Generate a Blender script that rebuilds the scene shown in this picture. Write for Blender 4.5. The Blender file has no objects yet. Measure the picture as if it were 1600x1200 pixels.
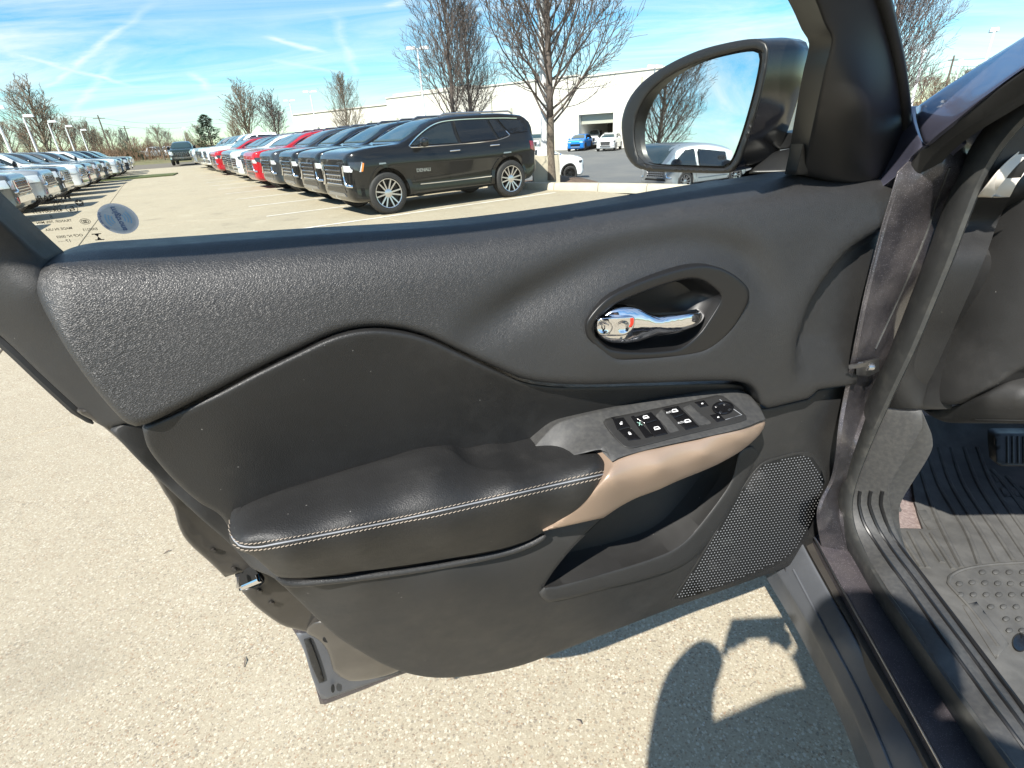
import bpy, bmesh, math, random
import numpy as np
from mathutils import Vector, Matrix
from mathutils.geometry import delaunay_2d_cdt
from mathutils.bvhtree import BVHTree

SC = bpy.context.scene
COL = SC.collection
R = math.radians
random.seed(7)

# ------------------------------------------------------------------ camera
H = 1.30
FPX, PITCH, ROLL = 814.0, 26.06, 3.5
cp, sp, cr, sr = math.cos(R(PITCH)), math.sin(R(PITCH)), math.cos(R(ROLL)), math.sin(R(ROLL))
FW = np.array([0, cp, -sp])
_U, _R = np.array([0, sp, cp]), np.array([1., 0, 0])
RT = _R*cr - _U*sr
UP = _U*cr + _R*sr
CAM = np.array([0, 0, H])
cam = bpy.data.cameras.new('camera')
cam.sensor_fit = 'HORIZONTAL'; cam.sensor_width = 36; cam.lens = FPX/1600*36
cam.clip_start = 0.02; cam.clip_end = 2000
camo = bpy.data.objects.new('camera', cam); COL.objects.link(camo)
camo.matrix_world = Matrix(((RT[0], UP[0], -FW[0], 0), (RT[1], UP[1], -FW[1], 0), (RT[2], UP[2], -FW[2], H), (0, 0, 0, 1)))
SC.camera = camo

# ------------------------------------------------------------------ light
SUN_AZ, SUN_EL = 32.5, 47.0          # direction the light travels to (azimuth from +Y clockwise), elevation
L = np.array([math.sin(R(SUN_AZ))*math.cos(R(SUN_EL)), math.cos(R(SUN_AZ))*math.cos(R(SUN_EL)), -math.sin(R(SUN_EL))])
sun = bpy.data.lights.new('sun', 'SUN'); sun.energy = 4.6; sun.angle = R(0.53); sun.color = (1.0, 0.955, 0.88)
suno = bpy.data.objects.new('sun', sun); COL.objects.link(suno)
suno.rotation_euler = Vector(L).to_track_quat('-Z', 'Y').to_euler()
SC.view_settings.view_transform = 'Standard'; SC.view_settings.look = 'None'
SC.view_settings.gamma = 1.0; SC.view_settings.use_curve_mapping = False
SC.view_settings.exposure = 1.05
SC.cycles.max_bounces = 8; SC.cycles.transparent_max_bounces = 12
SC.cycles.caustics_reflective = False; SC.cycles.caustics_refractive = False
SC.cycles.sample_clamp_indirect = 6.0
SC.cycles.use_denoising = True

def ray(x, y):
    return FW + RT*(x-800)/FPX - UP*(y-600)/FPX

def nd(nt, t, **k):
    n = nt.nodes.new(t)
    for a, b in k.items():
        if a == 'inp':
            for i, v in b.items():
                if isinstance(v, bpy.types.NodeSocket): nt.links.new(v, n.inputs[i])
                else: n.inputs[i].default_value = v
        else: setattr(n, a, b)
    return n
def mth(nt, op, a, b=None, c=None, clamp=False):
    n = nt.nodes.new('ShaderNodeMath'); n.operation = op; n.use_clamp = clamp
    for i, v in enumerate((a, b, c)):
        if v is None: continue
        if isinstance(v, (int, float)): n.inputs[i].default_value = v
        else: nt.links.new(v, n.inputs[i])
    return n.outputs[0]
def mapr(nt, v, a, b, c=0., d=1.):
    n = nd(nt, 'ShaderNodeMapRange', inp={0: v, 1: a, 2: b, 3: c, 4: d}); return n.outputs[0]
def ramp(nt, v, stops):
    n = nt.nodes.new('ShaderNodeValToRGB'); nt.links.new(v, n.inputs[0])
    e = n.color_ramp.elements
    while len(e) < len(stops): e.new(0.5)
    for i, (p, c) in enumerate(stops):
        e[i].position = p; e[i].color = (*c, 1) if len(c) == 3 else c
    return n.outputs[0]
def mixc(nt, f, a, b, mode='MIX'):
    n = nt.nodes.new('ShaderNodeMix'); n.data_type = 'RGBA'; n.blend_type = mode
    for i, v in ((0, f), (6, a), (7, b)):
        if isinstance(v, bpy.types.NodeSocket): nt.links.new(v, n.inputs[i])
        elif i and len(v) == 3: n.inputs[i].default_value = (*v, 1)
        else: n.inputs[i].default_value = v
    return n.outputs[2]

# ------------------------------------------------------------------ sky: Nishita + cirrus and contrails on a high layer
W = bpy.data.worlds.new('World'); SC.world = W; W.use_nodes = True
nt = W.node_tree; nt.nodes.clear()
sky = nd(nt, 'ShaderNodeTexSky'); sky.sky_type = 'NISHITA'; sky.sun_disc = False
sky.sun_elevation = R(SUN_EL); sky.sun_rotation = R(SUN_AZ+180); sky.altitude = 200; sky.air_density = 1.0; sky.dust_density = 0.1; sky.ozone_density = 2.2
tc = nd(nt, 'ShaderNodeTexCoord')
sep = nd(nt, 'ShaderNodeSeparateXYZ', inp={0: tc.outputs['Generated']})
zz = mth(nt, 'ADD', mth(nt, 'MAXIMUM', sep.outputs[2], 0.0), 0.11)
lx, ly = mth(nt, 'DIVIDE', sep.outputs[0], zz), mth(nt, 'DIVIDE', sep.outputs[1], zz)
lay = nd(nt, 'ShaderNodeCombineXYZ', inp={0: lx, 1: ly, 2: 0.0}).outputs[0]
mp = nd(nt, 'ShaderNodeMapping', inp={0: lay, 2: (0, 0, R(35)), 3: (0.45, 1.25, 1)}).outputs[0]
n1 = nd(nt, 'ShaderNodeTexNoise', inp={0: mp, 2: 0.8, 3: 10.0, 4: 0.66, 8: 1.6}).outputs[0]
n2 = nd(nt, 'ShaderNodeTexNoise', inp={0: lay, 2: 0.21, 3: 3.0, 4: 0.5}).outputs[0]
cov = mth(nt, 'MULTIPLY', mapr(nt, n1, 0.36, 0.72), mapr(nt, n2, 0.30, 0.58, 0.40, 1.0))
def lc(x, y):
    d = ray(x, y); d = d/np.linalg.norm(d); z = max(d[2], 0)+0.11
    return np.array([d[0]/z, d[1]/z])
trail = None
n3 = nd(nt, 'ShaderNodeTexNoise', inp={0: lay, 2: 3.2, 3: 5.0, 4: 0.6}).outputs[0]
for (a, b, wd, st) in (((73, 138), (250, -2), .040, .55), ((0, 78), (217, 137), .05, .75), ((113, 180), (200, 70), .05, .4),
                       ((413, 57), (505, 84), .06, .7), ((297, 112), (332, 145), .05, .5), ((420, 92), (560, 120), .06, .35), ((520, 20), (560, 130), .05, .35), ((-20, 140), (60, 20), .25, .5), ((600, 10), (655, -5), .06, .5)):
    A, B = lc(*a), lc(*b); dv = B-A; ln = np.linalg.norm(dv); dv = dv/ln; nv = np.array([-dv[1], dv[0]])
    dot = lambda v, off: mth(nt, 'SUBTRACT', mth(nt, 'ADD', mth(nt, 'MULTIPLY', lx, float(v[0])), mth(nt, 'MULTIPLY', ly, float(v[1]))), float(off))
    wob = mth(nt, 'MULTIPLY', mth(nt, 'SUBTRACT', n3, 0.5), wd*3)
    dist = mth(nt, 'ABSOLUTE', mth(nt, 'ADD', dot(nv, A@nv), wob))
    s = dot(dv, A@dv)
    m = mth(nt, 'MULTIPLY', mapr(nt, dist, 0.0, wd, 1.0, 0.0), mth(nt, 'MULTIPLY', mapr(nt, s, -.05*ln, .15*ln), mapr(nt, s, .7*ln, 1.05*ln, 1.0, 0.0)))
    m = mth(nt, 'MULTIPLY', m, st)
    trail = m if trail is None else mth(nt, 'MAXIMUM', trail, m)
allc = mth(nt, 'MULTIPLY', mth(nt, 'ADD', cov, mth(nt, 'MULTIPLY', trail, mapr(nt, n3, 0.3, 0.62, 0.35, 1.0))), mapr(nt, sep.outputs[2], 0.0, 0.05, 0.35, 1.0), clamp=True)
allc = mth(nt, 'MULTIPLY', allc, 0.8)
hs = nd(nt, 'ShaderNodeHueSaturation', inp={0: 0.5, 1: 1.28, 2: 0.95, 4: mixc(nt, 1.0, sky.outputs[0], (0.86, 1.05, 1.09), 'MULTIPLY')}).outputs[0]
skyc = mixc(nt, allc, hs, (6.6, 6.9, 7.2))
bg = nd(nt, 'ShaderNodeBackground', inp={0: skyc, 1: 0.086})
wo = nd(nt, 'ShaderNodeOutputWorld', inp={0: bg.outputs[0]})

# ------------------------------------------------------------------ materials
MATS = {}
def mat(name, color, rough=0.5, metal=0.0, coat=0.0, bump=None, spec=None, noise=None, emis=None, vary=None):
    """bump = (kind, scale, strength, distance); noise = (scale, colour b, lo, hi)"""
    m = bpy.data.materials.new(name); m.use_nodes = True; MATS[name] = m
    nt = m.node_tree; b = nt.nodes['Principled BSDF']
    b.inputs['Base Color'].default_value = (*color, 1); b.inputs['Roughness'].default_value = rough; b.inputs['Metallic'].default_value = metal
    b.inputs['Coat Weight'].default_value = coat; b.inputs['Coat IOR'].default_value = 1.5; b.inputs['Coat Roughness'].default_value = 0.04
    if spec is not None: b.inputs['Specular IOR Level'].default_value = spec
    pos = None
    if noise or bump or vary:
        pos = nd(nt, 'ShaderNodeNewGeometry').outputs['Position'] if (bump and bump[0].startswith('w')) else nd(nt, 'ShaderNodeTexCoord').outputs['Object']
    if noise:
        n = nd(nt, 'ShaderNodeTexNoise', inp={0: pos, 2: noise[0], 3: 5.0, 4: 0.6}).outputs[0]
        nt.links.new(mixc(nt, mapr(nt, n, noise[2], noise[3]), color, noise[1]), b.inputs['Base Color'])
    if vary:
        n = nd(nt, 'ShaderNodeTexNoise', inp={0: pos, 2: vary[0], 3: 6.0, 4: 0.65}).outputs[0]
        nt.links.new(mapr(nt, n, 0.3, 0.7, vary[1], vary[2]), b.inputs['Roughness'])
    if bump:
        k, s, st, ds = bump; k = k.lstrip('w')
        if k == 'leather':
            wn = nd(nt, 'ShaderNodeTexNoise', inp={0: pos, 2: s*0.35, 3: 3.0}).outputs[1]
            p2 = nd(nt, 'ShaderNodeVectorMath', operation='MULTIPLY_ADD', inp={0: wn, 1: (2.2/s,)*3, 2: pos}).outputs[0]
            p3 = nd(nt, 'ShaderNodeMapping', inp={0: p2, 2: (R(18), R(-25), R(12)), 3: (0.62, 0.62, 1.15)}).outputs[0]
            v = nd(nt, 'ShaderNodeTexVoronoi', feature='DISTANCE_TO_EDGE', inp={0: p3, 2: s}).outputs[0]
            hgt = mth(nt, 'POWER', mapr(nt, v, 0.0, 0.34), 0.7)
            fine = nd(nt, 'ShaderNodeTexNoise', inp={0: pos, 2: s*3, 3: 3.0}).outputs[0]
            hgt = mth(nt, 'ADD', hgt, mth(nt, 'MULTIPLY', fine, 0.35))
        elif k == 'flat':
            hgt = nd(nt, 'ShaderNodeTexNoise', inp={0: pos, 2: s, 3: 4.0, 4: 0.6}).outputs[0]
        bp = nd(nt, 'ShaderNodeBump', inp={0: st, 1: ds, 'Height': hgt})
        nt.links.new(bp.outputs[0], b.inputs['Normal'])
    if emis:
        b.inputs['Emission Color'].default_value = (*emis[0], 1); b.inputs['Emission Strength'].default_value = emis[1]
    return m

mat('leather_grained', (0.0225, 0.0222, 0.0220), 0.47, bump=('leather', 620, 0.62, 0.0004), vary=(60, 0.41, 0.52), spec=0.75)
mat('leather_smooth', (0.018, 0.0178, 0.0175), 0.44, bump=('leather', 640, 0.45, 0.00035), vary=(45, 0.40, 0.54))
mat('leather_armrest', (0.018, 0.0179, 0.0178), 0.5, spec=0.5, bump=('leather', 560, 0.5, 0.0004), vary=(30, 0.45, 0.56))
mat('plastic_trim', (0.024, 0.0236, 0.023), 0.50, bump=('leather', 750, 0.4, 0.0003), vary=(25, 0.48, 0.64))
mat('plastic_dusty', (0.045, 0.045, 0.045), 0.58, noise=(130, (0.070, 0.069, 0.065), 0.4, 0.75), bump=('flat', 700, 0.2, 0.0003))
mat('plastic_dark', (0.010, 0.010, 0.0105), 0.40, bump=('flat', 700, 0.1, 0.0002))
mat('plastic_gloss', (0.008, 0.008, 0.009), 0.16)
mat('rubber', (0.02, 0.02, 0.02), 0.5, vary=(30, 0.4, 0.62))
mat('rubber_seal', (0.040, 0.041, 0.040), 0.42, vary=(40, 0.32, 0.55), noise=(30, (0.085, 0.083, 0.075), 0.5, 0.8))
mat('beige_paint', (0.38, 0.28, 0.21), 0.36, 0.35, vary=(400, 0.33, 0.38))
mat('chrome', (0.82, 0.82, 0.84), 0.07, 1.0)
mat('satin_metal', (0.55, 0.55, 0.56), 0.3, 1.0)
mat('red_mark', (0.6, 0.04, 0.02), 0.4)
mat('white_print', (0.75, 0.75, 0.75), 0.5)
mat('green_print', (0.35, 0.6, 0.5), 0.5)
mat('black_print', (0.01, 0.01, 0.012), 0.6)
mat('thread', (0.34, 0.285, 0.23), 0.7)
mat('thread_grey', (0.25, 0.26, 0.28), 0.6)
mat('grille_metal', (0.22, 0.22, 0.22), 0.42, 0.5)
mat('black_hole', (0.006, 0.006, 0.006), 0.8)
mat('cream_trim', (0.62, 0.57, 0.50), 0.6)
mat('mat_rubber', (0.075, 0.074, 0.070), 0.62, noise=(18, (0.115, 0.113, 0.106), 0.4, 0.7), bump=('flat', 400, 0.25, 0.0006))
mat('carpet', (0.20, 0.15, 0.14), 0.95, bump=('flat', 600, 0.9, 0.002), noise=(120, (0.32, 0.26, 0.24), 0.4, 0.7))
def granite(name, base, dust):
    m = mat(name, base, 0.42, 0.3, coat=0.25)
    nt = m.node_tree; b = nt.nodes['Principled BSDF']
    pos = nd(nt, 'ShaderNodeTexCoord').outputs['Object']
    v = nd(nt, 'ShaderNodeTexVoronoi', inp={0: pos, 2: 1500.0})
    wn = nd(nt, 'ShaderNodeTexWhiteNoise', inp={0: v.outputs['Position']}).outputs[0]
    n = nd(nt, 'ShaderNodeTexNoise', inp={0: pos, 2: 14.0, 3: 5.0, 4: 0.6}).outputs[0]
    c = mixc(nt, mapr(nt, n, 0.42, 0.7, 0.0, dust), base, (0.17, 0.15, 0.145))
    c = mixc(nt, mapr(nt, wn, 0.95, 1.0, 0.0, 0.55), c, (0.55, 0.50, 0.55))
    nt.links.new(c, b.inputs['Base Color'])
    nt.links.new(mapr(nt, n, 0.4, 0.7, 0.28, 0.5), b.inputs['Roughness'])
    return m
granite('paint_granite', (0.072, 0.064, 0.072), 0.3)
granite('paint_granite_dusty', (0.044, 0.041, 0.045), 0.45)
mat('paint_door_shell', (0.075, 0.069, 0.062), 0.36, 0.4, coat=.3, noise=(9, (0.115, 0.105, 0.093), 0.45, 0.75), bump=('flat', 60, 0.08, 0.002))
mat('paint_blue_grey', (0.10, 0.10, 0.14), 0.3, 0.5, coat=1.0)  # granite body paint with the blue sky reflection put into its colour
mat('rocker_plastic', (0.085, 0.09, 0.10), 0.42, vary=(9, 0.3, 0.55), noise=(12, (0.10, 0.105, 0.115), 0.45, 0.7))

def glassy(name, tint, mirror=0.0, rough=0.0):
    m = bpy.data.materials.new(name); m.use_nodes = True; MATS[name] = m
    nt = m.node_tree; nt.nodes.clear()
    tr = nd(nt, 'ShaderNodeBsdfTransparent', inp={0: (*tint, 1)})
    gl = nd(nt, 'ShaderNodeBsdfGlossy', inp={0: (1, 1, 1, 1), 1: rough})
    fr = nd(nt, 'ShaderNodeLayerWeight', inp={0: 0.5})
    f = mth(nt, 'ADD', mth(nt, 'MULTIPLY', mth(nt, 'POWER', fr.outputs[1], 5.0), 0.5), 0.012+mirror, clamp=True)
    mx = nd(nt, 'ShaderNodeMixShader', inp={0: f, 1: tr.outputs[0], 2: gl.outputs[0]})
    nd(nt, 'ShaderNodeOutputMaterial', inp={0: mx.outputs[0]})
    return m
glassy('door_glass', (0.95, 0.97, 0.93))
mat('mirror_glass', (0.86, 0.90, 0.89), 0.012, 1.0)
def alpha_mat(name, col, a, rough=0.5):
    m = bpy.data.materials.new(name); m.use_nodes = True; MATS[name] = m
    nt = m.node_tree; nt.nodes.clear()
    tr = nd(nt, 'ShaderNodeBsdfTransparent'); df = nd(nt, 'ShaderNodeBsdfPrincipled', inp={'Base Color': (*col, 1), 'Roughness': rough})
    tl = nd(nt, 'ShaderNodeBsdfTranslucent', inp={0: (*col, 1)})
    m1 = nd(nt, 'ShaderNodeMixShader', inp={0: 0.5, 1: df.outputs[0], 2: tl.outputs[0]})
    mx = nd(nt, 'ShaderNodeMixShader', inp={0: a, 1: tr.outputs[0], 2: m1.outputs[0]})
    nd(nt, 'ShaderNodeOutputMaterial', inp={0: mx.outputs[0]})
alpha_mat('sticker_blue', (0.42, 0.50, 0.62), 0.86)
alpha_mat('sticker_pale', (0.52, 0.60, 0.66), 0.86)
alpha_mat('sticker_wave', (0.28, 0.52, 0.75), 0.9)
alpha_mat('sticker_ink', (0.13, 0.20, 0.36), 0.92)

# vehicles
for nm, c, me in (('black', (0.006, 0.0065, 0.007), 0), ('dark_grey', (0.045, 0.05, 0.055), .4), ('red', (0.42, 0.012, 0.02), .1), ('slate_blue', (0.05, 0.10, 0.16), .4),
                  ('white', (0.80, 0.81, 0.80), 0), ('silver', (0.42, 0.44, 0.45), .6), ('navy', (0.01, 0.016, 0.03), .2), ('bright_blue', (0.01, 0.20, 0.62), .2),
                  ('pewter', (0.16, 0.165, 0.16), .6), ('dark_green', (0.02, 0.035, 0.03), .3), ('pearl', (0.66, 0.68, 0.66), .1)):
    mat('paint_'+nm, c, 0.3, me, coat=1.0, spec=0.12 if me < .3 else .3)
mat('car_glass', (0.012, 0.018, 0.02), 0.03, 0.0, spec=0.9)
mat('windshield', (0.03, 0.055, 0.06), 0.03, 0.0, spec=1.0)
mat('privacy_glass', (0.004, 0.005, 0.006), 0.04, spec=0.8)
mat('tyre', (0.022, 0.022, 0.022), 0.7)
mat('rim_silver', (0.62, 0.62, 0.63), 0.22, 0.9)
mat('rim_dark', (0.02, 0.02, 0.02), 0.3, 0.6)
mat('cladding', (0.014, 0.014, 0.015), 0.45)
mat('lamp_white', (0.75, 0.77, 0.78), 0.12, 0.3, coat=1)
mat('lamp_dark', (0.03, 0.03, 0.035), 0.1, coat=1)
mat('lamp_amber', (0.75, 0.22, 0.03), 0.2, coat=1)
mat('lamp_red', (0.35, 0.01, 0.012), 0.15, coat=1)
mat('paper', (0.016, 0.02, 0.021), 0.6)
# setting
def ground_mat(name, kind):
    m = bpy.data.materials.new(name); m.use_nodes = True; MATS[name] = m
    nt = m.node_tree; b = nt.nodes['Principled BSDF']; b.inputs['Roughness'].default_value = 0.85; b.inputs['Specular IOR Level'].default_value = 0.3
    pos = nd(nt, 'ShaderNodeNewGeometry').outputs['Position']
    big = nd(nt, 'ShaderNodeTexNoise', inp={0: pos, 2: 0.35, 3: 5.0, 4: 0.6}).outputs[0]
    mid = nd(nt, 'ShaderNodeTexNoise', inp={0: pos, 2: 7.0, 3: 4.0, 4: 0.6}).outputs[0]
    if kind == 'aggregate':
        wn = nd(nt, 'ShaderNodeTexNoise', inp={0: pos, 2: 60.0, 3: 2.0}).outputs[1]
        p2 = nd(nt, 'ShaderNodeVectorMath', operation='MULTIPLY_ADD', inp={0: wn, 1: (0.004,)*3, 2: pos}).outputs[0]
        v = nd(nt, 'ShaderNodeTexVoronoi', inp={0: p2, 2: 250.0, 8: 1.0})
        rnd = nd(nt, 'ShaderNodeSeparateColor', inp={0: v.outputs['Color']})
        st = ramp(nt, rnd.outputs[0], [(0.0, (0.30, 0.26, 0.20)), (0.30, (0.40, 0.345, 0.265)), (0.62, (0.35, 0.295, 0.225)), (0.72, (0.56, 0.50, 0.41)), (0.86, (0.24, 0.195, 0.145)), (0.93, (0.30, 0.18, 0.11)), (0.97, (0.12, 0.105, 0.095)), (1.0, (0.60, 0.57, 0.52))])
        vb = nd(nt, 'ShaderNodeTexVoronoi', inp={0: p2, 2: 105.0, 8: 1.0}); rb = nd(nt, 'ShaderNodeSeparateColor', inp={0: vb.outputs['Color']}).outputs
        inb = mth(nt, 'LESS_THAN', vb.outputs['Distance'], 0.40)
        st = mixc(nt, mth(nt, 'MULTIPLY', inb, mapr(nt, rb[0], 0.80, 0.82, 0.0, 0.85)), st, (0.60, 0.56, 0.48))
        st = mixc(nt, mth(nt, 'MULTIPLY', inb, mapr(nt, rb[1], 0.86, 0.88, 0.0, 0.8)), st, (0.16, 0.13, 0.105))
        v2 = nd(nt, 'ShaderNodeTexVoronoi', feature='DISTANCE_TO_EDGE', inp={0: p2, 2: 250.0})
        edge = mapr(nt, v2.outputs['Distance'], 0.0, 0.09)
        c = mixc(nt, mapr(nt, edge, 0, 1, 0.38, 0.0), st, (0.32, 0.28, 0.215))
        fine = nd(nt, 'ShaderNodeTexNoise', inp={0: pos, 2: 420.0, 3: 2.0}).outputs[0]
        c = mixc(nt, mapr(nt, fine, 0.3, 0.75, 0.0, 0.35), c, (0.45, 0.395, 0.31))
        c = mixc(nt, mapr(nt, mid, 0.35, 0.7, 0.0, 0.35), c, (0.41, 0.36, 0.28))
        c = mixc(nt, mapr(nt, big, 0.45, 0.75, 0.0, 0.35), c, (0.33, 0.295, 0.24))
        stn = nd(nt, 'ShaderNodeTexNoise', inp={0: nd(nt, 'ShaderNodeMapping', inp={0: pos, 2: (0, 0, R(31)), 3: (1.6, 0.12, 1)}).outputs[0], 2: 0.5, 3: 4.0}).outputs[0]
        c = mixc(nt, mapr(nt, stn, 0.5, 0.8, 0.0, 0.35), c, (0.26, 0.235, 0.19))
        cw = nd(nt, 'ShaderNodeTexNoise', inp={0: pos, 2: 0.55, 3: 8.0, 4: 0.62}).outputs[0]
        crack = mapr(nt, mth(nt, 'ABSOLUTE', mth(nt, 'SUBTRACT', cw, 0.53)), 0.0, 0.0022, 0.55, 0.0)
        c = mixc(nt, mth(nt, 'MULTIPLY', crack, mapr(nt, big, 0.5, 0.58)), c, (0.12, 0.105, 0.085))
        ov = nd(nt, 'ShaderNodeTexNoise', inp={0: pos, 2: 1.7, 3: 3.0, 4: 0.5}).outputs[0]
        c = mixc(nt, mapr(nt, ov, 0.60, 0.78, 0.0, 0.5), c, (0.20, 0.175, 0.14))
        c = mixc(nt, mapr(nt, ov, 0.28, 0.42, 0.30, 0.0), c, (0.50, 0.45, 0.37))
        c = mixc(nt, 1.0, c, (0.985, 0.99, 0.925), 'MULTIPLY')
        nt.links.new(c, b.inputs['Base Color'])
        bp = nd(nt, 'ShaderNodeBump', inp={0: 0.55, 1: 0.0022, 'Height': mth(nt, 'ADD', mth(nt, 'MULTIPLY', edge, 0.7), mth(nt, 'ADD', mth(nt, 'MULTIPLY', rnd.outputs[1], 0.7), mth(nt, 'MULTIPLY', fine, 0.4)))})
        nt.links.new(bp.outputs[0], b.inputs['Normal'])
    elif kind == 'asphalt':
        f = nd(nt, 'ShaderNodeTexNoise', inp={0: pos, 2: 30.0, 3: 4.0, 4: 0.7}).outputs[0]
        c = mixc(nt, mapr(nt, f, 0.3, 0.75), (0.10, 0.103, 0.105), (0.17, 0.172, 0.17))
        c = mixc(nt, mapr(nt, big, 0.45, 0.7, 0.0, 0.6), c, (0.19, 0.185, 0.17))
        nt.links.new(c, b.inputs['Base Color'])
    elif kind == 'field':
        f = nd(nt, 'ShaderNodeTexNoise', inp={0: pos, 2: 0.9, 3: 6.0, 4: 0.7}).outputs[0]
        c = mixc(nt, mapr(nt, f, 0.35, 0.7), (0.10, 0.115, 0.045), (0.24, 0.19, 0.11))
        nt.links.new(c, b.inputs['Base Color'])
    elif kind == 'grass':
        f = nd(nt, 'ShaderNodeTexNoise', inp={0: pos, 2: 12.0, 3: 6.0, 4: 0.7}).outputs[0]
        nt.links.new(mixc(nt, mapr(nt, f, 0.3, 0.7), (0.045, 0.07, 0.022), (0.12, 0.13, 0.05)), b.inputs['Base Color'])
    elif kind == 'mulch':
        f = nd(nt, 'ShaderNodeTexNoise', inp={0: pos, 2: 30.0, 3: 6.0, 4: 0.7}).outputs[0]
        nt.links.new(mixc(nt, mapr(nt, f, 0.3, 0.7), (0.06, 0.04, 0.03), (0.20, 0.14, 0.10)), b.inputs['Base Color'])
    return m
SPECK = ('leather_smooth', 'plastic_trim', 'leather_armrest')
for nm_ in SPECK:          # lint and dust specks lying on the trim
    nt = MATS[nm_].node_tree; b = nt.nodes['Principled BSDF']; pos = nd(nt, 'ShaderNodeTexCoord').outputs['Object']
    vd = nd(nt, 'ShaderNodeTexVoronoi', inp={0: pos, 2: 75.0}); rn = nd(nt, 'ShaderNodeSeparateColor', inp={0: vd.outputs['Color']}).outputs
    sp_ = mth(nt, 'MULTIPLY', mth(nt, 'LESS_THAN', vd.outputs['Distance'], mth(nt, 'MULTIPLY', rn[1], 0.075)), mth(nt, 'GREATER_THAN', rn[0], 0.72))
    sm = nd(nt, 'ShaderNodeTexNoise', inp={0: pos, 2: 6.0, 3: 6.0, 4: 0.7}).outputs[0]
    bc = tuple(b.inputs['Base Color'].default_value)[:3]
    c = mixc(nt, mapr(nt, sm, 0.55, 0.8, 0.0, 0.22), bc, (0.10, 0.095, 0.09)); c = mixc(nt, mth(nt, 'MULTIPLY', sp_, 0.55), c, (0.35, 0.34, 0.32))
    nt.links.new(c, b.inputs['Base Color'])
ground_mat('aggregate', 'aggregate'); ground_mat('asphalt', 'asphalt'); ground_mat('field', 'field'); ground_mat('grass', 'grass'); ground_mat('mulch', 'mulch')
mat('curb_concrete', (0.50, 0.45, 0.35), 0.85, noise=(3, (0.40, 0.36, 0.29), 0.4, 0.7), bump=('flat', 40, 0.3, 0.004))
mat('joint_dark', (0.14, 0.12, 0.095), 0.9)
mat('line_paint', (0.66, 0.64, 0.58), 0.8, noise=(5, (0.52, 0.47, 0.38), 0.4, 0.7))
mat('line_white', (0.75, 0.75, 0.73), 0.8)
mat('wall_cream', (0.66, 0.635, 0.57), 0.85, noise=(0.3, (0.60, 0.575, 0.51), 0.4, 0.7))
mat('wall_drab', (0.40, 0.40, 0.33), 0.85)  # drab tone of garage door, vent, spouts, wall lamps and panel joints
mat('opening_dark', (0.025, 0.03, 0.02), 0.8)
mat('white_metal', (0.78, 0.79, 0.80), 0.4)
mat('galvanised', (0.55, 0.57, 0.60), 0.45, 0.3)
mat('bark', (0.115, 0.09, 0.07), 0.9, noise=(14, (0.19, 0.155, 0.12), 0.35, 0.7), bump=('flat', 30, 0.6, 0.01))
mat('twig', (0.095, 0.075, 0.066), 0.85, noise=(2.2, (0.15, 0.12, 0.105), 0.35, 0.7))
mat('twig_pale', (0.17, 0.135, 0.10), 0.85, noise=(2.2, (0.24, 0.19, 0.14), 0.35, 0.7))
mat('twig_rust', (0.17, 0.10, 0.06), 0.85, noise=(2.2, (0.24, 0.16, 0.10), 0.35, 0.7))
mat('needles', (0.025, 0.06, 0.025), 0.8, noise=(3, (0.06, 0.11, 0.05), 0.35, 0.7))
mat('wood_pole', (0.13, 0.10, 0.08), 0.9)
mat('wire', (0.03, 0.03, 0.03), 0.6)
mat('skin', (0.45, 0.27, 0.20), 0.5)
mat('jacket', (0.03, 0.035, 0.05), 0.8)

# ------------------------------------------------------------------ object helpers
def tag(o, label=None, cat=None, group=None, kind=None):
    if label: o['label'] = label
    if cat: o['category'] = cat
    if group: o['group'] = group
    if kind: o['kind'] = kind
    return o
def empty(name, loc=(0, 0, 0), rz=0.0, **k):
    o = bpy.data.objects.new(name, None); COL.objects.link(o); o.location = loc; o.rotation_euler = (0, 0, rz); o.empty_display_size = 0.1
    return tag(o, **k)
def link_mesh(name, V, F, mats, parent=None, mi=None, smooth=True, sharp=40):
    me = bpy.data.meshes.new(name)
    V = np.asarray(V, float)
    org = np.zeros(3)
    if parent is not None and parent.get('_world'): org = np.array(parent['_org'])
    me.from_pydata((V-org).tolist(), [], [list(map(int, f)) for f in F]); me.update()
    if isinstance(mats, str): mats = [mats]
    for m in mats: me.materials.append(MATS[m])
    if mi is not None: me.polygons.foreach_set('material_index', np.asarray(mi, np.int32))
    if smooth:
        me.polygons.foreach_set('use_smooth', np.ones(len(me.polygons), bool))
        if sharp: me.set_sharp_from_angle(angle=R(sharp))
    o = bpy.data.objects.new(name, me); COL.objects.link(o)
    if parent is not None: o.parent = parent
    return o
def fix_normals(o):
    bm = bmesh.new(); bm.from_mesh(o.data); bmesh.ops.recalc_face_normals(bm, faces=bm.faces[:]); bm.to_mesh(o.data); bm.free(); return o
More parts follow.
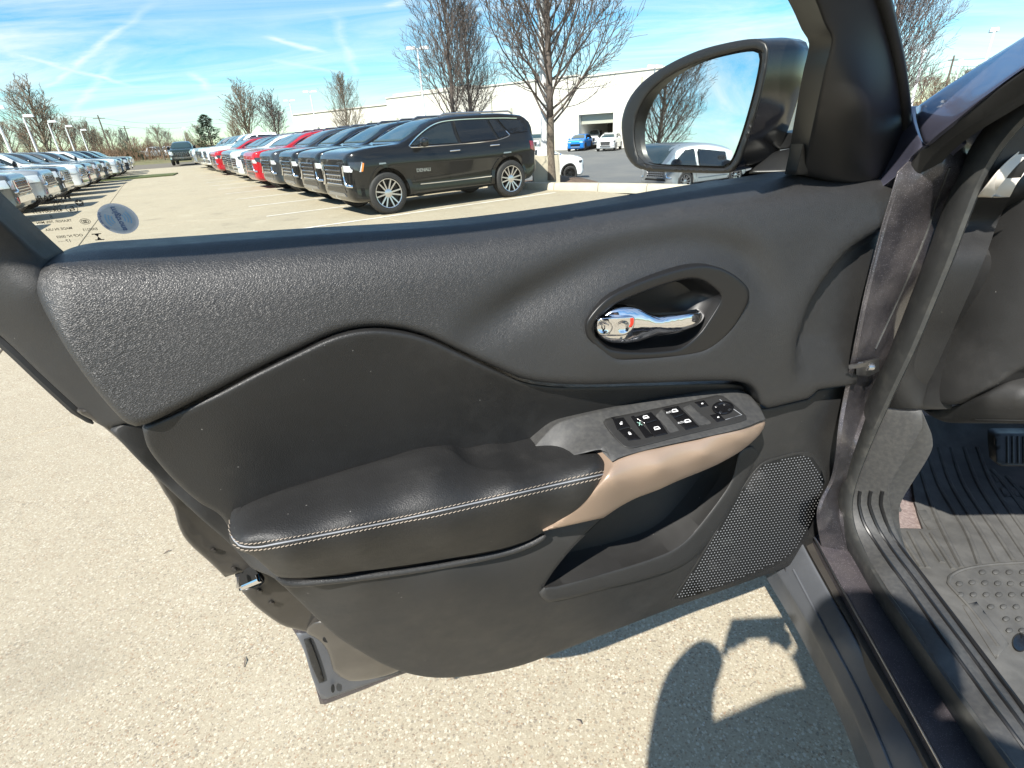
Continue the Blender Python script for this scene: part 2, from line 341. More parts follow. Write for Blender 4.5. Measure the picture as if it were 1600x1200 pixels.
class MB:
    """collects shapes into one mesh"""
    def __init__(s): s.V = []; s.F = []; s.M = []
    def add(s, V, F, m=0):
        k = len(s.V); s.V += [tuple(map(float, v)) for v in V]; s.F += [[i+k for i in f] for f in F]; s.M += [m]*len(F); return s
    def box(s, c, d, rz=0.0, m=0, taper=1.0):
        x, y, z = (q/2 for q in d); co, si = math.cos(rz), math.sin(rz); V = []
        for sz in (-1, 1):
            k = 1 if sz < 0 else taper
            for sx, sy in ((-1, -1), (1, -1), (1, 1), (-1, 1)):
                a, b = sx*x*k, sy*y*k; V.append((c[0]+a*co-b*si, c[1]+a*si+b*co, c[2]+sz*z))
        return s.add(V, [(3, 2, 1, 0), (4, 5, 6, 7), (0, 1, 5, 4), (1, 2, 6, 5), (2, 3, 7, 6), (3, 0, 4, 7)], m)
    def tube(s, pts, rad, n=8, m=0, cap=True, closed=False):
        pts = [np.asarray(p, float) for p in pts]; N = len(pts); rad = [rad]*N if np.isscalar(rad) else rad
        V = []; prev = None
        for i, p in enumerate(pts):
            a = pts[i-1] if (i > 0 or closed) else p; b = pts[(i+1) % N] if (i < N-1 or closed) else p
            t = b-a; t = t/(np.linalg.norm(t)+1e-12)
            if prev is None:
                q = np.array([0, 0, 1.]) if abs(t[2]) < .9 else np.array([1., 0, 0])
            else: q = prev
            x = q-t*(q@t); x /= np.linalg.norm(x)+1e-12; prev = x; y = np.cross(t, x)
            for k in range(n):
                w = 2*math.pi*k/n; V.append(p+rad[i]*(math.cos(w)*x+math.sin(w)*y))
        F = []
        for i in range(N if closed else N-1):
            j = (i+1) % N
            for k in range(n):
                l = (k+1) % n; F.append((i*n+k, i*n+l, j*n+l, j*n+k))
        if cap and not closed: F += [tuple(range(n))[::-1], tuple((N-1)*n+k for k in range(n))]
        return s.add(V, F, m)
    def lathe(s, prof, c, axis=1, n=32, m=0):
        """profile (radius, along) turned about an axis through c"""
        V = []; P = len(prof)
        for k in range(n):
            w = 2*math.pi*k/n
            for r_, a in prof:
                q = [0, 0, 0]; q[axis] = a; o = [i for i in range(3) if i != axis]; q[o[0]] = r_*math.cos(w); q[o[1]] = r_*math.sin(w)
                V.append((c[0]+q[0], c[1]+q[1], c[2]+q[2]))
        F = [(k*P+i, ((k+1) % n)*P+i, ((k+1) % n)*P+i+1, k*P+i+1) for k in range(n) for i in range(P-1)]
        return s.add(V, F, m)
    def poly(s, pts, thick_vec, m=0):
        n = len(pts); pts = [np.asarray(p, float) for p in pts]; tv = np.asarray(thick_vec, float)
        V = pts+[p-tv for p in pts]
        F = [tuple(range(n)), tuple(range(n, 2*n))[::-1]]+[(i, n+i, n+(i+1) % n, (i+1) % n) for i in range(n)]
        return s.add(V, F, m)
    def build(s, name, mats, parent=None, smooth=True, sharp=40, fix=True):
        o = link_mesh(name, s.V, s.F, mats, parent, s.M, smooth, sharp)
        return fix_normals(o) if fix else o
def copy_tree(o, parent=None):
    c = o.copy(); COL.objects.link(c); c.parent = parent
    for ch in [q for q in o.children]: copy_tree(ch, c)
    return c
def text_geo(s, size=1.0, bold=0.0):
    cu = bpy.data.curves.new('t', 'FONT'); cu.body = s; cu.size = size; cu.align_x = 'CENTER'; cu.align_y = 'CENTER'; cu.offset = bold; cu.resolution_u = 3
    ob = bpy.data.objects.new('t', cu); COL.objects.link(ob)
    dg = bpy.context.evaluated_depsgraph_get(); me = bpy.data.meshes.new_from_object(ob.evaluated_get(dg))
    V = [tuple(v.co) for v in me.vertices]; F = [tuple(p.vertices) for p in me.polygons]
    bpy.data.objects.remove(ob); bpy.data.curves.remove(cu); bpy.data.meshes.remove(me)
    return V, F
# ================================================================== the foreground car: surfaces sculpted from control points
DU = np.array([math.sin(R(70)), math.cos(R(70)), 0]); DN = np.array([math.cos(R(70)), -math.sin(R(70)), 0])
_d = ray(745, 700); DQ = CAM+_d/math.hypot(_d[0], _d[1])*0.60         # a point on the inner face of the open door
EZ = np.array([0, 0, 1.])
GN = DN-0.42*EZ; GN = GN/np.linalg.norm(GN); GQ = DQ*np.array([1, 1, 0])-0.055*DN+1.21*EZ    # the leaning window plane
CF = np.array([math.sin(R(5)), math.cos(R(5)), 0]); CR = np.array([math.cos(R(5)), -math.sin(R(5)), 0]); CO = np.array([0.55, 0.45, 0])
def plane_of(kind, val):
    if kind == 'w': return DN, DQ+DN*val
    if kind == 'g': return GN, GQ+GN*val
    if kind == 'c': return CR, CO+CR*val
    if kind == 'l': return CF, CO+CF*val
    if kind == 'z': return EZ, EZ*val
def invt(x, y, kind, val):
    if kind == 't': return 1.0/val
    n, q = plane_of(kind, val); return float(n@ray(x, y))/float(n@(q-CAM))
def at(x, y, kind='w', val=0.0):
    return CAM+ray(x, y)/invt(x, y, kind, val)
def cr_interp(x, xs, ys):
    """smooth (monotone) interpolation"""
    xs, ys = np.asarray(xs, float), np.asarray(ys, float)
    if xs[0] > xs[-1]: xs, ys = xs[::-1], ys[::-1]
    h = np.diff(xs); dl = np.diff(ys)/h; m = np.zeros(len(xs)); m[0], m[-1] = dl[0], dl[-1]
    for i in range(1, len(xs)-1):
        m[i] = 0 if dl[i-1]*dl[i] <= 0 else 2*dl[i-1]*dl[i]/(dl[i-1]+dl[i])
    x = np.clip(np.atleast_1d(x), xs[0], xs[-1]); i = np.clip(np.searchsorted(xs, x)-1, 0, len(xs)-2); t = (x-xs[i])/h[i]
    return ys[i]*(2*t**3-3*t**2+1)+m[i]*h[i]*(t**3-2*t**2+t)+ys[i+1]*(3*t**2-2*t**3)+m[i+1]*h[i]*(t**3-t**2)
class Surf:
    """depth field through control points (x, y, kind, value): thin-plate spline"""
    def __init__(s, ctrl, soft=0.0):
        s.P = np.array([(c[0], c[1]) for c in ctrl], float)/1000; b = np.array([invt(*c) for c in ctrl]); n = len(ctrl)
        A = np.zeros((n+3, n+3)); A[:n, :n] = s.k(s.P, s.P)+np.eye(n)*soft; A[:n, n] = 1; A[:n, n+1:] = s.P; A[n:, :n] = A[:n, n:].T
        s.c = np.linalg.lstsq(A, np.concatenate([b, np.zeros(3)]), rcond=None)[0]
    @staticmethod
    def k(a, b):
        d2 = ((a[:, None]-b[None])**2).sum(-1); return 0.5*d2*np.log(d2+1e-12)
    def t(s, XY):
        Q = np.asarray(XY, float)/1000; n = len(s.P)
        return 1/(s.k(Q, s.P)@s.c[:n]+s.c[n]+Q@s.c[n+1:])
    def pos(s, XY, dt=0.0):
        XY = np.asarray(XY, float); t = s.t(XY)+dt
        D = FW+RT*((XY[:, :1]-800)/FPX)-UP*((XY[:, 1:]-600)/FPX)
        return CAM+D*t[:, None]
class Flat(Surf):
    def __init__(s, kind, val): s.kv = (kind, val)
    def t(s, XY): return np.array([1/invt(x, y, *s.kv) for x, y in XY])
def spl(pts, step=7, closed=True):
    """Catmull-Rom through the points; a third value marks a corner"""
    n = len(pts); P = [np.array(p[:2], float) for p in pts]; cor = [len(p) > 2 for p in pts]; out = []
    for i in range(n if closed else n-1):
        a, b = P[i], P[(i+1) % n]
        p0 = P[i-1] if (closed or i > 0) else a; p3 = P[(i+2) % n] if (closed or i < n-2) else b
        ta = (b-a) if cor[i] else (b-p0)/2; tb = (b-a) if cor[(i+1) % n] else (p3-a)/2
        ln = np.linalg.norm(b-a)
        for tt in (ta, tb):
            m = np.linalg.norm(tt)
            if m > ln*1.1: tt *= ln*1.1/m
        k = max(1, int(ln/step))
        for j in range(k):
            u = j/k; u2, u3 = u*u, u**3
            out.append(a*(2*u3-3*u2+1)+ta*(u3-2*u2+u)+b*(3*u2-2*u3)+tb*(u3-u2))
    if not closed: out.append(P[-1])
    return np.array(out)
def inside(Q, poly):
    x, y = Q[:, 0][:, None], Q[:, 1][:, None]; a = poly; b = np.roll(poly, -1, 0)
    c = ((a[:, 1] > y) != (b[:, 1] > y)) & (x < (b[:, 0]-a[:, 0])*(y-a[:, 1])/(b[:, 1]-a[:, 1]+1e-12)+a[:, 0])
    return c.sum(1) % 2 == 1
def bdist(Q, polys):
    best = np.full(len(Q), 1e9)
    for poly in polys:
        a = poly; b = np.roll(poly, -1, 0); ab = b-a; l2 = (ab**2).sum(1)+1e-12
        for s in range(0, len(Q), 4000):
            q = Q[s:s+4000]; u = np.clip(((q[:, None]-a)*ab).sum(-1)/l2, 0, 1)
            best[s:s+4000] = np.minimum(best[s:s+4000], np.sqrt((((q[:, None]-a-u[..., None]*ab))**2).sum(-1)).min(1))
    return best
def area2(p): return 0.5*np.sum(p[:, 0]*np.roll(p[:, 1], -1)-np.roll(p[:, 0], -1)*p[:, 1])
def patch(name, outline, surf, mats, parent, rnd=0.003, back=0.02, step=14, holes=(), bdir=None, dt=0.0, smooth_out=True, fn=None, bstep=8, mb=None, m=0, hole_skirt=True):
    """a moulded panel: outline in view coordinates laid on surf, edges rolled over by rnd metres, sides going back by `back`"""
    if bdir is None: bdir = -DN
    loops = [spl(outline, bstep) if smooth_out else np.array([p[:2] for p in outline], float)]
    loops += [spl(h, bstep) for h in holes]
    if area2(loops[0]) < 0: loops[0] = loops[0][::-1]
    for i in range(1, len(loops)):
        if area2(loops[i]) > 0: loops[i] = loops[i][::-1]
    mpp = float(np.median(surf.t(loops[0])))/FPX; rp = rnd/mpp
    pts = [l for l in loops]
    if rnd > 0:
        for l in loops:
            tn = np.roll(l, -1, 0)-np.roll(l, 1, 0); tn /= np.linalg.norm(tn, axis=1)[:, None]+1e-9; nn = np.stack([-tn[:, 1], tn[:, 0]], 1)
            for k in (.1, .3, .6, 1.0):
                q = l+nn*rp*k; ok = inside(q, loops[0])
                for h in loops[1:]: ok &= ~inside(q, h)
                q = q[ok]
                if len(q): pts.append(q[bdist(q, loops) > rp*k*.9])
    lo, hi = loops[0].min(0), loops[0].max(0)
    gx, gy = np.meshgrid(np.arange(lo[0], hi[0], step), np.arange(lo[1], hi[1], step)); g = np.stack([gx.ravel(), gy.ravel()], 1); g[::2, 1] += step*.31
    if len(g):
        ok = inside(g, loops[0])
        for h in loops[1:]: ok &= ~inside(g, h)
        g = g[ok]
        if len(g): g = g[bdist(g, loops) > max(rp*1.15, step*.45)]
        if len(g): pts.append(g)
    A = np.concatenate(pts); E = []; k = 0
    for l in loops:
        n = len(l); E += [(k+i, k+(i+1) % n) for i in range(n)]; k += n
    v2, _, f2, ov, _, _ = delaunay_2d_cdt([Vector(p) for p in A], E, [], 0, 1e-4)
    Q = np.array([(v.x, v.y) for v in v2]); cen = np.array([(Q[f[0]]+Q[f[1]]+Q[f[2]])/3 for f in f2]); ok = inside(cen, loops[0])
    for h in loops[1:]: ok &= ~inside(cen, h)
    F = [tuple(f) for f, o in zip(f2, ok) if o]
    F = [f if area2(Q[list(f)]) < 0 else f[::-1] for f in F]      # faces turned to the viewer's side
    dtv = np.full(len(Q), dt)
    if rnd > 0:
        d = np.minimum(bdist(Q, loops)*mpp, rnd); dtv = dtv+rnd-np.sqrt(np.maximum(rnd**2-(rnd-d)**2, 0))
    V = surf.pos(Q, dtv)
    if fn is not None: V = fn(Q, V)
    V = V.tolist(); idx = {}
    for i, o in enumerate(ov):
        for q in o: idx[q] = i
    k = 0
    for li, l in enumerate(loops):
        n = len(l); ring = [idx[k+i] for i in range(n)]; k += n
        if not back or (li and not hole_skirt): continue
        b0 = len(V)
        for i in ring: V.append((np.array(V[i])+bdir*back).tolist())
        for i in range(n):
            j = (i+1) % n; F.append((ring[i], ring[j], b0+j, b0+i))
    if mb is not None: mb.add(V, F, m); return None
    return link_mesh(name, V, F, mats, parent, smooth=True, sharp=55)
def strip_pts(a, surf, dt=0.0, step=6):
    return surf.pos(spl(a, step, closed=False), dt)

# ================================================================== setting
def pz(x, y, z):
    d = ray(x, y); return CAM+d*(z-H)/d[2]
def dirpt(x, dist, z=0.0, y=230):
    d = ray(x, y); h = math.hypot(d[0], d[1]); return np.array([d[0]/h*dist, d[1]/h*dist, z])
def top_of(x, y, dist):
    d = ray(x, y); h = math.hypot(d[0], d[1]); return H+d[2]/h*dist
ROWD = np.array([math.sin(R(-31)), math.cos(R(-31))])
CURB = [np.array(p) for p in (tuple(np.array([0.0, 13.5])+ROWD*60), (0.0, 13.5), (.62, 12.98), (1.22, 12.52), (2.1, 11.85), (2.96, 11.13), (3.67, 10.39), (4.7, 9.1), (7.5, 5.2), (12.0, -2.0))]
def cside(x, y):
    """signed distance beyond the kerb line (positive on the asphalt side)"""
    p = np.array([x, y]); best = 1e9; sg = 1
    for a, b in zip(CURB[:-1], CURB[1:]):
        ab = b-a; u = np.clip((p-a)@ab/(ab@ab), 0, 1); d = p-a-u*ab; l = np.linalg.norm(d)
        if l < best: best = l; sg = 1 if (ab[0]*d[1]-ab[1]*d[0]) > 0 else -1
    return best*sg
def lot_z(s): return max(-1.2, -.22-max(0, s-3.0)/9.0*.98)
# wide terrain with the lower lot cut in
def terrain(name, xs, ys, fz, m):
    V = [(x, y, fz(x, y)) for y in ys for x in xs]; n = len(xs)
    F = [(j*n+i, j*n+i+1, (j+1)*n+i+1, (j+1)*n+i) for j in range(len(ys)-1) for i in range(n-1)]
    return tag(link_mesh(name, V, F, m), kind='structure')
gx = np.concatenate([[-900, -400, -200, -120, -80], np.arange(-60, 61, 3.0), [80, 120, 200, 400, 900]]); gy = np.concatenate([[-300, -120, -60, -30], np.arange(-15, 81, 3.0), [95, 120, 160, 220, 320, 500, 1000]])
terrain('ground', gx, gy, lambda x, y: (-1.45 if cside(x, y) > .4 else -.16) if y < 150 else (-1.45 if cside(x, y) > .4 else -.16)+min(6, (y-150)*.01), 'field')
def asph():
    ss = [3.25, 4.5, 6, 8, 10, 12.2, 16, 22, 30, 45, 62]; V = []; F = []; m = 0
    C = [CURB[0]]+[CURB[0]+(CURB[1]-CURB[0])*k/10 for k in range(1, 10)]+CURB[1:]
    N = []
    for i, p in enumerate(C):
        a = C[max(0, i-1)]; b = C[min(len(C)-1, i+1)]; t = b-a; t /= np.linalg.norm(t); N.append(np.array([-t[1], t[0]]))
    for p, nn in zip(C, N):
        for s in ss:
            q = p+nn*s; V.append((q[0], q[1], lot_z(s)+.0))
    k = len(ss)
    for i in range(len(C)-1): F += [(i*k+j, i*k+j+1, (i+1)*k+j+1, (i+1)*k+j) for j in range(k-1)]
    o = fix_normals(link_mesh('asphalt_lot', V, F, 'asphalt')); return tag(o, kind='structure')
asph()
# island: mulch bed and kerb stones
V = []; F = []
for p, q in zip(CURB[1:], CURB[1:]):
    pass
def off_curb(s, pts):
    out = []
    for i, p in enumerate(pts):
        a = pts[max(0, i-1)]; b = pts[min(len(pts)-1, i+1)]; t = b-a; t = t/np.linalg.norm(t); out.append(p+np.array([-t[1], t[0]])*s)
    return out
isl = CURB[0:]
V = []; 
for s, z in ((.16, .125), (.5, .09), (1.2, .02), (2.2, -.10), (3.3, -.25)): V += [(q[0], q[1], z) for q in off_curb(s, isl)]
n = len(isl); F = [(k*n+i, k*n+i+1, (k+1)*n+i+1, (k+1)*n+i) for k in range(4) for i in range(n-1)]
tag(fix_normals(link_mesh('planting_bed', V, F, 'mulch')), kind='structure')
mb = MB(); mb.lathe([(0, .09), (.35, .07), (.75, .0), (1.1, -.1)], (pz(862, 281, .08)[0]+.1, pz(862, 281, .08)[1]+.1, .06), axis=2, n=22); tag(mb.build('mulch_mound', 'mulch'), kind='structure')
KERB = tag(empty('kerb', (CURB[3][0], CURB[3][1], 0)), kind='structure'); KERB['_world'] = 1; KERB['_org'] = (CURB[3][0], CURB[3][1], 0)
fine = []
for a, b in zip(CURB[:-1], CURB[1:]):
    k = max(1, int(np.linalg.norm(b-a)/2.4)); fine += [a+(b-a)*j/k for j in range(k)]
fine.append(CURB[-1])
fo = [off_curb(s, fine) for s in (-.02, 0.0, .03, .16, .165)]; zs = (-.03, .11, .145, .15, -.05)
for i in range(len(fine)-1):
    t = fine[i+1]-fine[i]; t = t/np.linalg.norm(t)*.006
    V = []
    for sgn, j in ((1, i), (-1, i+1)):
        for k in range(5): q = fo[k][j]+t*sgn; V.append((q[0], q[1], zs[k]))
    F = [(k, k+1, 5+k+1, 5+k) for k in range(4)]+[(4, 3, 2, 1, 0), (5, 6, 7, 8, 9)]
    fix_normals(link_mesh('kerb_stone', V, F, 'curb_concrete', KERB))
# concrete lot: slabs with joints
LOT = tag(empty('parking_lot', (0, 0, 0)), kind='structure')
th = R(31.0); e1 = np.array([math.cos(th), math.sin(th)]); e2 = np.array([-math.sin(th), math.cos(th)])    # e2 runs along the lane
j0 = pz(75, 672, 0)[:2]; S1, S2 = 4.6, 4.6; GAP = .009
bm_v = []; a, b, c_ = S1/2-GAP/2, S2/2-GAP/2, .006
mb = MB(); mb.add([(-a, -b, -.10), (a, -b, -.10), (a, b, -.10), (-a, b, -.10), (-a, -b, -c_), (a, -b, -c_), (a, b, -c_), (-a, b, -c_), (-a+c_, -b+c_, 0), (a-c_, -b+c_, 0), (a-c_, b-c_, 0), (-a+c_, b-c_, 0)],
       [(0, 1, 5, 4), (1, 2, 6, 5), (2, 3, 7, 6), (3, 0, 4, 7), (4, 5, 9, 8), (5, 6, 10, 9), (6, 7, 11, 10), (7, 4, 8, 11), (8, 9, 10, 11)])
slab0 = mb.build('concrete_slab', 'aggregate', LOT, smooth=False)
off1 = pz(165, 327, 0)[:2]@e1; off2 = j0@e2; first = True; cnt = 0
for i in range(-9, 9):
    for j in range(-3, 12):
        c = e1*(off1+S1*(i+.5))+e2*(off2+S2*(j+.5))
        if cside(*c) > -.2 and max(cside(*(c+e1*s*S1/2+e2*t*S2/2)) for s in (-1, 1) for t in (-1, 1)) > .9: 
            if cside(*c) > 1.0: continue
        if np.linalg.norm(c) > 56 or c[1] < -14: continue
        if first: o = slab0; first = False
        else: o = slab0.copy(); COL.objects.link(o); o.parent = LOT
        o.location = (c[0], c[1], random.uniform(-.0008, .0008)); o.rotation_euler = (0, 0, th); cnt += 1
tag(link_mesh('lot_base', [(-62, -20, -.05), (14, -20, -.05), (12, -2, -.05), (4.7, 9.1, -.05), (0, 13.5, -.05), (-31, 65, -.05), (-62, 60, -.05)], [(0, 1, 2, 3, 4, 5, 6)], 'joint_dark'), kind='structure')
# stall lines
fr = np.array([math.sin(R(-123.5)), math.cos(R(-123.5))]); lane = np.array([math.sin(R(-31)), math.cos(R(-31))])
def stripe(c0, d, ln, w=.10, m='line_paint', z=.004, par=None, zf=None):
    nn = np.array([-d[1], d[0]]); V = []
    for k in range(5):
        q = c0+d*ln*k/4
        for s in (-1, 1): p = q+nn*w/2*s; V.append((p[0], p[1], (zf(p) if zf else 0)+z))
    return fix_normals(link_mesh('parking_line', V, [(2*k, 2*k+1, 2*k+3, 2*k+2) for k in range(4)], m, par))
for i in range(15): stripe(np.array([-1.41, 11.69])+lane*(2.36*(i-.5))-fr*2.4, fr, 5.6, par=LOT)
lr_ = np.array([math.sin(R(-28)), math.cos(R(-28))]); f2 = np.array([math.sin(R(62)), math.cos(R(62))])
for i in range(-4, 12): stripe(np.array([-11.0, 13.1])+lr_*(2.95*(i+.5))-f2*5.5, f2, 5.9, par=LOT)
for x, y, l in ((10.0, 58.3, 5), (7.4, 61.0, 5), (12.7, 55.6, 5), (15.3, 53.0, 5)): stripe(np.array([x, y]), np.array([.39, .92]), l, .14, 'line_white', .006, None, lambda p: -1.2).name = 'bay_line'
for o in [q for q in COL.objects if q.name.startswith('bay_line')]: o['kind'] = 'structure'
# grass strips between the rows
def grass(name, pts, z=.05):
    mb = MB(); mb.poly([(p[0], p[1], z) for p in pts], (0, 0, .2)); return tag(mb.build(name, 'grass', smooth=False), kind='structure')
g0 = np.array([-19.6, 30.2]); grass('grass_strip', [g0, g0+f2*2.0+lr_*.3, g0+f2*2.2+lr_*3.2, g0+lr_*3.6, g0-f2*5+lr_*3.2, g0-f2*5+lr_*.6])
g1 = np.array([-21.5, 45.0]); grass('grass_verge', [g1+np.array([2, -2]), g1+np.array([9.0, 5]), g1+np.array([12, 16]), g1+np.array([5, 14])])
# ------------------------------------------------------------------ building
BLD = empty('dealership_building', (2, 70, -1.2), label='long cream flat-roofed service building with a dark garage opening', cat='building')
BLD['_world'] = 1; BLD['_org'] = (2, 70, -1.2)
A0 = np.array([-33.5, 96.5]); A1 = A0+(np.array([34.0, 44.5])-A0)*.80
bd = (A1-A0)/np.linalg.norm(A1-A0); bn = np.array([-bd[1], bd[0]]); LN = np.linalg.norm(A1-A0)
def bp(s, depth, z): q = A0+bd*s+bn*depth; return (q[0], q[1], z)
def bblock(mb, s0, s1, d0, d1, z0, z1, m=0):
    mb.add([bp(s0, d0, z0), bp(s1, d0, z0), bp(s1, d1, z0), bp(s0, d1, z0), bp(s0, d0, z1), bp(s1, d0, z1), bp(s1, d1, z1), bp(s0, d1, z1)], [(0, 1, 5, 4), (1, 2, 6, 5), (2, 3, 7, 6), (3, 0, 4, 7), (4, 5, 6, 7), (3, 2, 1, 0)], m)
def sof(px):      # distance along the facade hit by the view through a column
    d = ray(px, 190); dd = d[:2]; M = np.array([[bd[0], -dd[0]], [bd[1], -dd[1]]]); return np.linalg.solve(M, -A0)[0]
s_step, s_o0, s_o1 = sof(608), sof(904), sof(958)
mb = MB(); bblock(mb, 0, s_step, .6, 40, -1.3, 5.25); bblock(mb, s_step, s_o0, 0, 40, -1.3, 5.95); bblock(mb, s_o1, LN, 0, 40, -1.3, 5.75); bblock(mb, s_o0+.002, s_o1-.002, .003, 40, 2.25, 5.75); bblock(mb, s_step+.2, s_step+14, 1.2, 30, 5.96, 6.5)
mb.build('wall', 'wall_cream', BLD, smooth=False)
mb = MB(); bblock(mb, 0, s_step-.002, .45, 1.0, 5.255, 5.40); bblock(mb, s_step+.002, s_o0, -.12, .6, 5.955, 6.10); bblock(mb, s_o0+.002, LN, -.12, .6, 5.755, 5.90); mb.build('parapet', 'wall_cream', BLD, smooth=False)
mb = MB(); bblock(mb, s_o0+.002, s_o1-.002, 7, 7.2, -1.25, 2.24); mb.build('garage_opening', 'opening_dark', BLD, smooth=False)
mb = MB(); bblock(mb, s_o0+.05, s_o1-.05, .6, .8, 1.3, 2.24); mb.build('garage_door', 'wall_drab', BLD, smooth=False)
mb = MB(); s = sof(640); bblock(mb, s-.9, s+1.6, 1.05, 1.19, 6.0, 6.42); mb.build('roof_vent', 'wall_drab', BLD, smooth=False)
for px in (540, 700, 770, 1000):
    s = sof(px); d0 = .597 if s < s_step else -.003
    mb = MB(); bblock(mb, s-.07, s+.07, d0-.12, d0, -1.2, 5.2); mb.build('downspout', 'wall_drab', BLD, smooth=False)
for px in (622, 575, 800, 880):
    s = sof(px); d0 = .597 if s < s_step else -.003
    mb = MB(); bblock(mb, s-.16, s+.16, d0-.16, d0, 3.0, 3.5); mb.build('wall_lamp', 'wall_drab', BLD, smooth=False)
for k in range(1, 9):
    s = s_step+k*5.2
    if not (s_o0-.5 < s < s_o1+.5) and s < LN: mb = MB(); bblock(mb, s-.02, s+.02, -.006, -.001, -1.3, 5.7); mb.build('panel_joint', 'wall_drab', BLD, smooth=False)
s = sof(985); mb = MB(); bblock(mb, s-.6, s+.4, -.01, -.003, .6, 1.4); mb.build('window', 'privacy_glass', BLD, smooth=False)
# ------------------------------------------------------------------ light poles
def light_pole(x, dist, ztop, heads, label, zb=0.0, rot=0.0, base=True, yref=230):
    p = dirpt(x, dist, zb, yref); r = empty('light_pole', tuple(p), rot, label=label, cat='light pole', group='parking lot light poles')
    h = ztop-zb; mb = MB(); mb.tube([(0, 0, .55 if base else 0), (0, 0, h-.12)], [.095, .062], 10); mb.build('pole', 'white_metal', r)
    if base:
        mb = MB(); mb.box((0, 0, .22), (.62, .62, .64)); mb.build('footing', 'curb_concrete', r, smooth=False); mb = MB(); mb.box((0, 0, .62), (.32, .32, .16)); mb.build('base_cover', 'white_metal', r, smooth=False)
    for k in range(heads):
        sx = (k-(heads-1)/2)*1.0; mb = MB(); cx = sx if heads > 1 else .35
        mb.box((cx, 0, h), (.68, .42, .20), taper=.9); mb.tube([(0, 0, h-.06), (cx, 0, h-.04)], .03, 6); mb.build('lamp_head', 'white_metal', r, smooth=False)
    return r
ls = 'slim white light pole '
light_pole(664, 46, top_of(651, 75, 46), 2, ls+'with two heads left of the big bare trees', -.8, .2, yref=180)
light_pole(853, 13.65, 8.6, 2, 'white light pole on a concrete footing right beside the tree trunk', .15, yref=275)
light_pole(463, 95, top_of(452, 157, 95), 2, ls+'at the left end of the cream building', 0, .3, yref=210)
light_pole(496, 80, top_of(485, 143, 80), 2, ls+'in front of the left end of the cream building', 0, .3, yref=205)
for x, y, xb, d, t in ((38, 181, 64, 60, 'nearest of the four that rise behind the left row'), (74, 190, 98, 72, 'second of the four that rise behind the left row'), (105, 197, 122, 86, 'third of the four that rise behind the left row'), (127, 203, 143, 98, 'farthest of the four that rise behind the left row')):
    light_pole(xb, d, top_of(x, y, d), 1, ls+t, 0, .5, yref=250)
light_pole(20, 52, top_of(-5, 168, 52), 1, ls+'cut by the left edge of the picture', 0, .5, yref=245)
for x, y, xb, d, t in ((208, 217, 214, 150, 'far off above the end of the left row, left one'), (217, 218, 224, 160, 'far off above the end of the left row, right one'), (285, 200, 296, 140, 'far off above the dark pickup in the lane'), (435, 176, 450, 110, 'against the bare trees beside the building')): light_pole(xb, d, top_of(x, y, d), 1, ls+t, 0, .4, yref=240)
light_pole(1018, 58, top_of(1025, 103, 58), 2, ls+'with its two heads just above the mirror', -1.2, .6, yref=200)
light_pole(1266, 60, 19, 1, 'thin tall white pole to the right of the mirror', -1.2, yref=90, base=False)
for x, y, xb, d, t in ((1449, 79, 1424, 62, 'beside the bare tree right of the window pillar'), (1447, 108, 1426, 95, 'lower one behind the pole right of the window pillar'), (1536, 48, 1521, 48, 'tallest one on the far right'), (1493, 95, 1484, 92, 'short one beside the wooden utility pole')): light_pole(xb, d, top_of(x, y, d), 1, ls+t, -1.2, 1.0, yref=160)
# ------------------------------------------------------------------ utility poles and wires
UP_ = []
for x, y, xb, d, t in ((149, 180, 165, 170, 'left'), (329, 183, 330, 190, 'mid'), (1486, 87, 1474, 130, 'right'), (188, 197, 200, 210, 'far'), (1640, 60, 1630, 90, 'edge')):
    p = dirpt(xb, d, 0, 215 if xb < 800 else 150); zt_ = top_of(x, y, d); r = empty('utility_pole', tuple(p), R(20), label='wooden utility pole with a short crossarm, '+{'left': 'rising behind the woods on the left', 'mid': 'behind the dark evergreen', 'right': 'between the light poles on the right', 'far': 'small one beyond the woods on the left', 'edge': 'beyond the right edge of the picture'}[t], cat='utility pole', group='wooden utility poles')
    mb = MB(); mb.tube([(0, 0, 0), (0, 0, zt_)], [.20, .13], 8); mb.build('pole', 'wood_pole', r); mb = MB(); mb.box((0, 0, zt_-.7), (2.4, .12, .14)); mb.build('crossarm', 'wood_pole', r, smooth=False)
    UP_.append((p, zt_))
def wires(a, b, label, dz=(0., 1.2), sag=1.2):
    mb = MB()
    for q in dz:
        pts = []
        for k in range(13):
            t = k/12; p = a[0]*(1-t)+b[0]*t; z = (a[1]*(1-t)+b[1]*t)-.5-q-sag*4*t*(1-t); pts.append((p[0], p[1], z))
        mb.tube(pts, .022, 4, cap=False)
    return tag(mb.build('power_line', 'wire'), label, 'power line', 'overhead power lines')
wires(UP_[0], UP_[1], 'thin power lines across the sky above the woods on the left')
wires(UP_[1], (dirpt(470, 230), 14), 'thin power lines running from the evergreen towards the building')
wires((dirpt(-120, 150), 15), UP_[0], 'thin power lines leaving the left edge of the sky')
wires(UP_[2], UP_[4], 'power lines rising to the right above the windscreen pillar', (0., 1.0, 2.2), .6)
wires((dirpt(1330, 170), UP_[2][1]), UP_[2], 'power lines behind the bare tree on the right', (0., 1.0, 2.2), .6)
